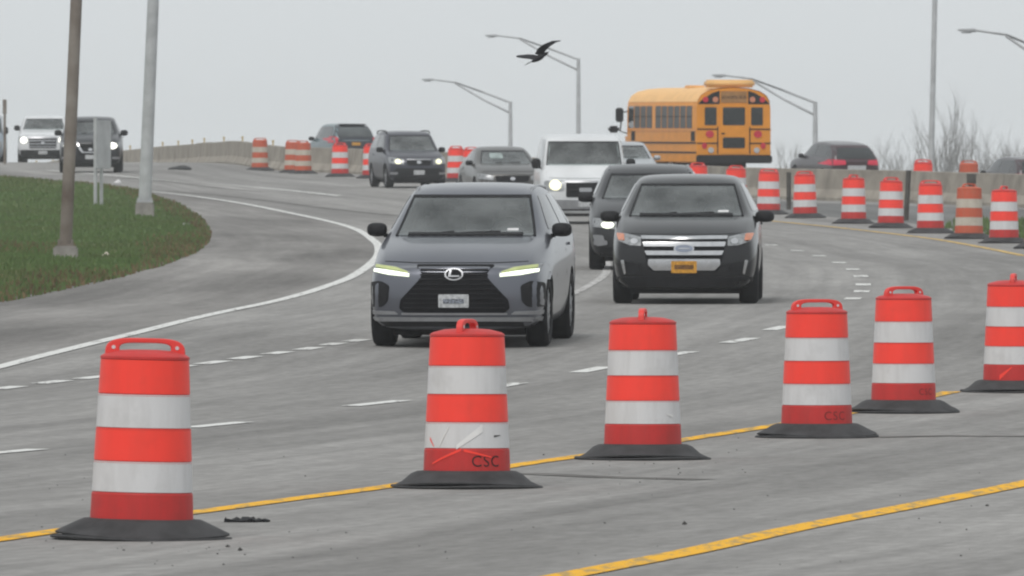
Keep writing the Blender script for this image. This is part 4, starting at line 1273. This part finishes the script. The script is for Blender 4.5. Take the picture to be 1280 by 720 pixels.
# --- black SUV going away behind the barrier
Lx = 4.8
root, bvh, P, P2 = build_car('car', 'grey-sided dark SUV driving away behind the barrier near the bright drums', 'car', carpaint('pale_grey_paint', (.16, .22, .24), .4), Lx, 1.86, 1.76, .98, 1.12, 1.3, 2.05, 4.0,
                             'suv', .60, .22, .36, (.95, 3.75), ws=(.60, .74, 1.6, 1.15), mz=1.18, msize=(.24, .17), mirror_m=M_black, cabin=False)
plain_front(root, P, P2, 1.86, .98, .22)
pbk = carpaint('dark_navy_paint', (.022, .024, .034), .2)
P(rnd([(-.86, .34), (.86, .34), (.88, 1.12), (.66, 1.70), (-.66, 1.70), (-.88, 1.12)], .06), 'r', 'tailgate', pbk, .012)
P(rnd([(-.72, 1.22), (.72, 1.22), (.60, 1.60), (-.60, 1.60)], .06), 'r', 'rear_window', M_glass, .022)
P2(rnd([(-.92, .98), (-.72, 1.0), (-.72, 1.18), (-.86, 1.26)], .03), 'r', 'tail_light', M_red, .026)
P(rect(-.18, .18, .88, 1.0), 'r', 'number_plate', M_plateo, .026)
box('spoiler', 0, Lx/2-.62, 1.735, 1.1, .34, .035, pbk, root, .012)
place_vehicle(root, 445.5, 31, 17, Lx, True)

# --- dark SUV and white pickup on the left
Lx = 4.9
root, bvh, P, P2 = build_car('car', 'black SUV with lit headlights partly behind the brown pole and the twin-post sign', 'car', carpaint('black_paint2', (.010, .011, .015), .0, .3, .25), Lx, 2.0, 1.75, 1.02, 1.22, 1.3, 2.1, 4.1,
                             'suv', .62, .24, .39, (.95, 3.8), .27, ws=(.64, .77, 1.62, 1.24), mz=1.26, msize=(.24, .19), mirror_m=M_black)
plain_front(root, P, P2, 2.0, 1.02, .24, (.42, .56, .92), (.52, .92, .78, .95), (M_lit, .15, .10), bar=None, pz=.5)
P2([(-.46, .96), (-.40, .96), (-.24, .70), (-.20, .66), (-.26, .64), (-.34, .72)], 'f', 'chrome_bar', M_chrome, .03)
P(rect(-.26, .26, .635, .67), 'f', 'chrome_bar', M_chrome, .03)
rear_kit(P, P2, 1.22, 1.75, 2.0)
place_vehicle(root, 113, 39.5, 1.5, Lx)
Lx = 5.8
root, bvh, P, P2 = build_car('pickup_truck', 'white pickup truck with chrome grille bars and lit headlights by the marker post', 'truck', pw, Lx, 2.02, 1.95, 1.18, 1.38, 1.5, 2.2, 3.9,
                             'pickup', .68, .32, .40, (1.0, 4.5), .27, ws=(.70, .82, 1.83, 1.40), mz=1.47, msize=(.24, .22), mirror_m=M_black)
plain_front(root, P, P2, 2.02, 1.18, .32, (.56, .66, 1.08), (.60, .94, .86, 1.10), (M_lit, .14, .12), bar=[(.70, .75), (.81, .86), (.93, .98), (1.04, 1.10)], pz=.50)
P(rnd(rect(-.86, .86, .36, .60), .05), 'f', 'front_bumper', M_black, .03)
P(rnd(rect(-.17, .17, .44, .56), .012), 'f', 'number_plate', M_plate, .05)
rear_kit(P, P2, 1.30, 1.5, 2.02)
place_vehicle(root, 53.5, 32, 1.0, Lx)
Lx = 5.4
root, bvh, P, P2 = build_car('van', 'blue-grey van only just in view beyond the marker post', 'van', carpaint('blue_grey_van_paint', (.28, .33, .38), .2), Lx, 2.0, 2.05, 1.06, 1.30, .85, 1.35, 5.0,
                             'van', .76, .26, .37, (.85, 4.1), ws=(.82, .88, 1.9, 1.33), mz=1.42, msize=(.17, .30), mirror_m=M_black, mx=.05)
plain_front(root, P, P2, 2.0, 1.06, .26, (.44, .62, .92), (.50, .9, .70, .94), (M_lit, .1, .09))
rear_kit(P, P2, 1.3, 2.05, 2.0)
place_vehicle(root, -27, 31.5, 1.0, Lx)

# --- maroon SUVs going away on the right
def maroon(px, s, yaw, label, paint, body2):
    Lx = 4.7
    root, bvh, P, P2 = build_car('car', label, 'car', paint, Lx, 1.88, 1.66, .95, 1.08, 1.3, 2.05, 3.9,
                                 'suv', .58, .20, .36, (.95, 3.7), ws=(.60, .74, 1.55, 1.1), mz=1.12, mirror_m=M_black, cabin=False)
    plain_front(root, P, P2, 1.88, .95, .20)
    P(rnd([(-.86, .30), (.86, .30), (.86, 1.06), (.68, 1.58), (-.68, 1.58), (-.86, 1.06)], .06), 'r', 'tailgate', body2, .012)
    P(rnd([(-.74, 1.13), (.74, 1.13), (.60, 1.50), (-.60, 1.50)], .06), 'r', 'rear_window', M_glassd, .022)
    P2(rnd([(-.93, .90), (-.40, .93), (-.42, 1.06), (-.88, 1.10)], .03), 'r', 'tail_light', M_redlit, .026)
    P(rnd(rect(-.34, .34, .72, .90), .02), 'r', 'number_plate', M_plate, .026)
    place_vehicle(root, px, s, yaw, Lx, True)
mp = carpaint('maroon_side_sheen', (.085, .078, .084), .5); md_ = carpaint('dark_maroon_paint', (.05, .02, .026), .3)  # greyish body colour paints the sheen on the dark maroon sides
maroon(1071, 35.5, 19, 'dark maroon SUV with lit tail lights driving away behind the barrier', mp, md_)
maroon(1304, 37, 19, 'dark car driving away behind the barrier beyond the faded drum', mp, md_)

# ------------------------------------------------------------------ school bus (seen from behind)
def school_bus():
    L, W, H = 10.0, 2.42, 2.98
    root = empty('school_bus', (0, 0, 0), 0, 'yellow school bus driving away behind the barrier', 'bus')
    hw = W/2; y0, y1 = -L/2, L/2                       # nose at -y, tail at +y
    zb = .62
    half = [(0, zb), (hw*.96, zb), (hw, zb+.04), (hw, 1.5), (hw*.995, 2.35), (hw*.97, 2.52), (hw*.88, 2.72), (hw*.70, 2.86), (hw*.42, 2.94), (0, H)]
    ring = half+[(-x, z) for (x, z) in half[-2:0:-1]]
    n = len(ring)
    st = [(y0+1.45, 1.0), (y0+1.7, 1.0), (y1-.06, 1.0), (y1, .985)]
    V = [(x*k, y, (z-zb)*(k if z > 2.3 else 1)+zb) for (y, k) in st for (x, z) in ring]
    Fc = [(i*n+k, i*n+(k+1) % n, (i+1)*n+(k+1) % n, (i+1)*n+k) for i in range(len(st)-1) for k in range(n)]
    Fc += [tuple(range(n))[::-1], tuple(range((len(st)-1)*n, len(st)*n))]
    cuts = []
    wr = .48
    wyb = y1-3.3
    for s in (-1, 1): cuts.append((s*(hw-.42), s*(hw+.3), wyb, wr, wr+.13))
    body, bvh = shell_object('body', V, Fc, M_by, root, cuts, 0)
    # roof skin, sky reflection put into its paler colour
    top = [(x, z) for (x, z) in ring if z > 2.4]
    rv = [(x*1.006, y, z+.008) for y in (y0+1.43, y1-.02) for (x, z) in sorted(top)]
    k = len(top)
    ro = mobj('roof', rv, [(i, i+1, k+i+1, k+i) for i in range(k-1)], M_byskylit, root, True)
    # bonnet and nose
    bm = bmesh.new(); bbox(bm, 0, y0+.78, 1.12, 1.9, 1.5, 1.0, .18); bobj('bonnet', bm, M_by, root, True)
    box('front_bumper', 0, y0+.02, .62, 2.2, .16, .3, M_black, root, .04)
    box('grille', 0, y0+.04, 1.1, 1.1, .06, .6, M_mesh, root, .02)
    for s in (-1, 1): box('headlight', s*.74, y0+.04, 1.05, .26, .06, .22, M_lamp, root, .03)
    decal(bvh, rnd(rect(-1.05, 1.05, 1.75, 2.55), .08), 'f', 'windshield', M_glass, root, .01, .3, reach=9)
    for (yy, dual) in ((y0+.85, 0), (wyb, 1)):
        for s in (-1, 1): add_wheel(root, s*(hw-.16), yy, wr, .28, s, 6)
    for (yy) in (y0+.85,):
        for s in (-1, 1): box('wheel_arch', s*(hw-.2), yy, 1.02, .36, 1.15, .12, M_black, root, .03)
    box('chassis', 0, -.2, .58, 1.0, L-1.6, .16, M_black, root)
    for yy in (y0+.85, wyb): tube('axle', [(-hw+.2, yy, wr), (hw-.2, yy, wr)], .07, M_black, root, 8)
    # side windows, rails, lettering band
    for axx in ('L', 'R'):
        yy = y0+1.62
        k = 0
        while yy < y1-.75:
            wd = .66
            if k == 4: yy += .35
            p = decal(bvh, rnd(rect(yy, yy+wd, 1.70, 2.40), .05), axx, 'side_window', M_busglass if k else M_glass, root, .008, .4, reach=4)
            decal(bvh, rect(yy+.02, yy+wd-.02, 2.05, 2.08), axx, 'window_bar', M_black, p, .016, .8, reach=4)
            yy += wd+.10; k += 1
        for zz in (.92, 1.22, 1.62): decal(bvh, rect(y0+1.5, y1-.04, zz, zz+.05), axx, 'rub_rail', M_black if zz < 1.6 else M_by, root, .02, 5, reach=4)
        for ya in (y0+2.0, y1-.62): decal(bvh, rect(ya, ya+.45, 1.30, 1.60), axx, 'side_panel', M_black, root, .012, .6, reach=4)
    # rear face
    def PR(poly, nm, m, off=.012, par=None): return decal(bvh, poly, 'r', nm, m, par or root, off, .25, reach=9)
    PR(rnd([(-1.17, 2.46), (-.46, 2.46), (-.46, 2.88), (-.70, 2.80), (-1.0, 2.62)], .03), 'light_panel', M_black)
    PR(mir(rnd([(-1.17, 2.46), (-.46, 2.46), (-.46, 2.88), (-.70, 2.80), (-1.0, 2.62)], .03)), 'light_panel', M_black)
    for s in (-1, 1):
        for (xx, m) in ((.60, M_amber), (.92, M_red)): PR(ell(s*xx, 2.60, .09, .09, 14), 'warning_light', m, .03)
    pn = PR(rect(-.42, .42, 2.50, 2.86), 'name_panel', mat('bus_panel', (.36, .18, .06), .5, var=.1), .014)
    cu = bpy.data.curves.new('lettering', 'FONT'); cu.body = 'SCHOOL BUS'; cu.size = .13; cu.align_x = 'CENTER'; cu.align_y = 'CENTER'
    o = bpy.data.objects.new('lettering', cu); C.objects.link(o)
    me = bpy.data.meshes.new_from_object(o.evaluated_get(bpy.context.evaluated_depsgraph_get()))
    C.objects.unlink(o); bpy.data.objects.remove(o)
    for v in me.vertices: v.co = (-v.co.x, y1+.022, 2.67+v.co.y)
    me.materials.clear(); me.materials.append(M_black)
    link(bpy.data.objects.new('lettering', me), pn)
    for (a, b) in ((-.94, -.56), (.56, .94)): PR(rnd(rect(a, b, 1.80, 2.36), .04), 'rear_window', M_glassd)
    dr = PR(rnd(rect(-.44, .44, .90, 2.44), .04), 'rear_door', M_by, .018)
    PR(rnd(rect(-.36, .36, 1.80, 2.36), .05), 'window', M_glassd, .026, dr)
    PR(rnd(rect(-.36, .36, 1.08, 1.42), .05), 'window', M_glassd, .026, dr)
    PR(rect(.30, .40, 1.52, 1.56), 'handle', M_black, .04, dr)
    for s in (-1, 1):
        PR(ell(s*.78, 1.52, .13, .11, 16), 'tail_light', M_red, .03)
        PR(ell(s*.95, 1.16, .08, .10, 14), 'tail_light', M_red, .03)
        PR(ell(s*.74, 1.02, .09, .09, 14), 'reversing_light', M_plate, .03)
        PR(rect(s*.52-.015, s*.52+.015, .9, 1.75), 'seam', M_black, .014)
    for zz in (1.22, 1.66): 
        PR(rect(-1.18, -.50, zz, zz+.035), 'rub_rail', M_black, .02); PR(rect(.50, 1.18, zz, zz+.035), 'rub_rail', M_black, .02)
    box('rear_bumper', 0, y1+.06, .74, W+.02, .18, .26, M_black, root, .04)
    bm = bmesh.new(); bbox(bm, 0, y1-.55, H+.12, 1.46, .8, .24, .06); bobj('roof_box', bm, M_byskylit, root, True)
    bm = bmesh.new(); bbox(bm, 0, .3, H+.03, .55, .55, .10, .03); bobj('roof_hatch', bm, M_byskylit, root)
    for s in (-1, 1):
        tube('mirror_bracket', [(s*.9, y0+1.5, 2.3), (s*1.28, y0+1.1, 2.2), (s*1.34, y0+1.05, 1.6), (s*1.0, y0+1.0, 1.5)], .025, M_black, root, 6)
        box('mirror', s*1.36, y0+1.05, 2.12, .26, .10, .46, M_black, root, .04)
        box('mirror', s*1.42, y0+.55, 1.66, .36, .16, .22, M_black, root, .06)
    p = at(917, 40)
    a = math.pi+R(14)
    fwd = Vector((math.sin(a), -math.cos(a)))
    c = Vector((p.x, p.y))+fwd*L/2
    f1 = c+fwd*3; f0 = c-fwd*2
    z1, z0 = terr(f1.x, f1.y), terr(f0.x, f0.y)
    root.location = (c.x, c.y, z0+(z1-z0)*.4-.004); root.rotation_euler = (-.35*math.atan2(z1-z0, 5), 0, a)
school_bus()

# ------------------------------------------------------------------ bare trees beyond the right-hand carriageway
def bare_tree(px, s, ztop_px, seed, label, spread=.5, nlimb=3, name='bare_tree', dens=3):
    rr = random.Random(seed)
    d = F/s; x = (px-640)/s; z = terr(x, d)
    root = empty(name, (x, d, z), 0, label, 'tree', 'bare trees beyond the carriageway')
    Ht = EYE+(HZ-ztop_px)/s-z
    bt, bc = bmesh.new(), bmesh.new()
    def grow(bm, p, dr, ln, r, lvl):
        pts = [p]; q = p.copy(); dd = dr.copy(); n = 4
        for k in range(n):
            dd = (dd+Vector((rr.uniform(-.16, .16), rr.uniform(-.16, .16), rr.uniform(.0, .12)))).normalized()
            q = q+dd*ln/n; pts.append(q.copy())
        tube_bm(bm, pts, [max(.006, r*(1-.62*k/n)) for k in range(n+1)], 5 if lvl < 2 else 3)
        if lvl >= 3: return
        nb = (dens+4 if lvl == 0 else dens+2)
        for j in range(nb):
            t = rr.uniform(.35, 1.0); i = min(n-1, int(t*n)); pp = pts[i].lerp(pts[i+1], t*n-i)
            az = rr.uniform(0, 6.28); sp = rr.uniform(.35, .8)*spread*1.4
            nd = (dd+Vector((math.cos(az)*sp, math.sin(az)*sp, .15))).normalized()
            grow(bc, pp, nd, ln*rr.uniform(.45, .7), r*.48, lvl+1)
    for k in range(nlimb):
        az = 2*math.pi*k/nlimb+rr.uniform(-.5, .5); sp = spread*.35*(nlimb > 1)
        grow(bt, Vector((math.cos(az)*.1, math.sin(az)*.1, -.2)), Vector((math.cos(az)*sp, math.sin(az)*sp, 1)).normalized(), Ht*rr.uniform(.46, .56), .05+Ht*.005, 0)
    bobj('trunk', bt, M_bark, root); bobj('crown', bc, M_bark, root)
T = [(1190, 13.0, 140, 1, 'tall bare forked tree right of the slim pole', .35, 3, 3), (1175, 12.4, 150, 2, 'bare upright tree close behind the slim pole', .3, 2, 3), (1212, 13.0, 158, 3, 'leaning bare tree between the slim pole and the dark car', .4, 2, 2),
     (1148, 11.8, 170, 4, 'low bare tree left of the slim pole behind the bright drum', .5, 3, 3), (1105, 11.8, 158, 5, 'thin bare tree right of the maroon car', .45, 2, 3), (1085, 11.2, 162, 6, 'bare bushy tree above the maroon car', .6, 3, 3),
     (1050, 11.2, 160, 7, 'bare sapling above the side of the maroon car', .45, 2, 2), (990, 11.2, 165, 8, 'faint bare tree beside the school bus', .4, 2, 2), (1265, 13.0, 148, 9, 'dense bare tree above the dark car', .55, 3, 4), (1243, 12.4, 172, 10, 'low bushy bare tree above the dark car', .7, 4, 4),
     (1292, 13.0, 150, 12, 'wide bare tree beyond the dark car', .6, 3, 4)]
for (px, s, zt, sd, lb, spd, nl, dn) in T: bare_tree(px, s, zt, sd, lb, spd, nl, 'bare_tree', dn)

# ------------------------------------------------------------------ bird in flight
s = 88.0; d = F/s
bird = empty('bird', ((674-640)/s, d, EYE+(HZ-72)/s), 0, 'black bird flying past the street lamp arm', 'bird'); bird.scale = (.8, .8, .8)
bm = bmesh.new()
def ringpts(c, ax, r, n=10):
    u = ax.orthogonal().normalized(); v = ax.cross(u)
    return [bm.verts.new(c+(u*math.cos(2*math.pi*k/n)+v*math.sin(2*math.pi*k/n))*r) for k in range(n)]
ax = Vector((.86, -.1, .5)).normalized()
prof = [(-.155, .012), (-.12, .030), (-.06, .048), (0, .055), (.06, .047), (.10, .032), (.13, .034), (.16, .026), (.18, .010), (.205, .004)]
rings = [ringpts(ax*t, ax, r) for t, r in prof]
for a, b in zip(rings, rings[1:]):
    for k in range(10): bm.faces.new((a[k], a[(k+1) % 10], b[(k+1) % 10], b[k]))
bm.faces.new(rings[0][::-1]); bm.faces.new(rings[-1])
bobj('body', bm, M_bird, bird, True)
def wing(nm, spine, chord, cdir):
    bm = bmesh.new(); T_, B_ = [], []
    for (p, c) in zip(spine, chord):
        p = Vector(p); cd = Vector(cdir)*c
        T_.append([bm.verts.new(p+Vector((0, 0, .006))), bm.verts.new(p+cd*.5+Vector((0, 0, .010))), bm.verts.new(p+cd)])
        B_.append([bm.verts.new(p-Vector((0, 0, .004))), bm.verts.new(p+cd*.5-Vector((0, 0, .002))), bm.verts.new(p+cd-Vector((0, 0, .002)))])
    for i in range(len(spine)-1):
        for k in range(2):
            bm.faces.new((T_[i][k], T_[i+1][k], T_[i+1][k+1], T_[i][k+1])); bm.faces.new((B_[i][k], B_[i][k+1], B_[i+1][k+1], B_[i+1][k]))
        bm.faces.new((T_[i][0], B_[i][0], B_[i+1][0], T_[i+1][0])); bm.faces.new((T_[i][2], T_[i+1][2], B_[i+1][2], B_[i][2]))
    for i in (0, -1): bm.faces.new([T_[i][0], T_[i][1], T_[i][2], B_[i][2], B_[i][1], B_[i][0]])
    o = bobj(nm, bm, M_bird, bird)
    return o
wing('wing', [(.02, .0, .02), (-.10, .10, .05), (-.22, .20, .055), (-.34, .30, .045), (-.40, .34, .035)], [.16, .17, .15, .09, .02], (-.55, -.2, -.42))
wing('wing', [(.05, -.02, .03), (.11, -.10, .12), (.19, -.18, .20), (.30, -.24, .27), (.38, -.27, .29)], [.17, .18, .15, .10, .02], (-.75, .2, .22))
wing('tail', [(-.13, -.03, -.07), (-.13, .03, -.075)], [.15, .15], (-.86, .1, -.42))

# ------------------------------------------------------------------ misty air
hz_m = bpy.data.materials.new('mist'); hz_m.use_nodes = True
t = hz_m.node_tree; t.nodes.remove(t.nodes['Principled BSDF'])
pv = t.nodes.new('ShaderNodeVolumePrincipled')
pv.inputs['Density'].default_value = .00028
pv.inputs['Color'].default_value = (.93, .95, .97, 1)
t.links.new(pv.outputs[0], t.nodes['Material Output'].inputs['Volume'])
HAZE = True
if HAZE:
    bm = bmesh.new(); bbox(bm, 0, 600, 3.5, 1420, 1830, 30)
    hzo = bobj('haze', bm, hz_m); tag(hzo, 'thin grey mist over the road', 'haze', kind='stuff')
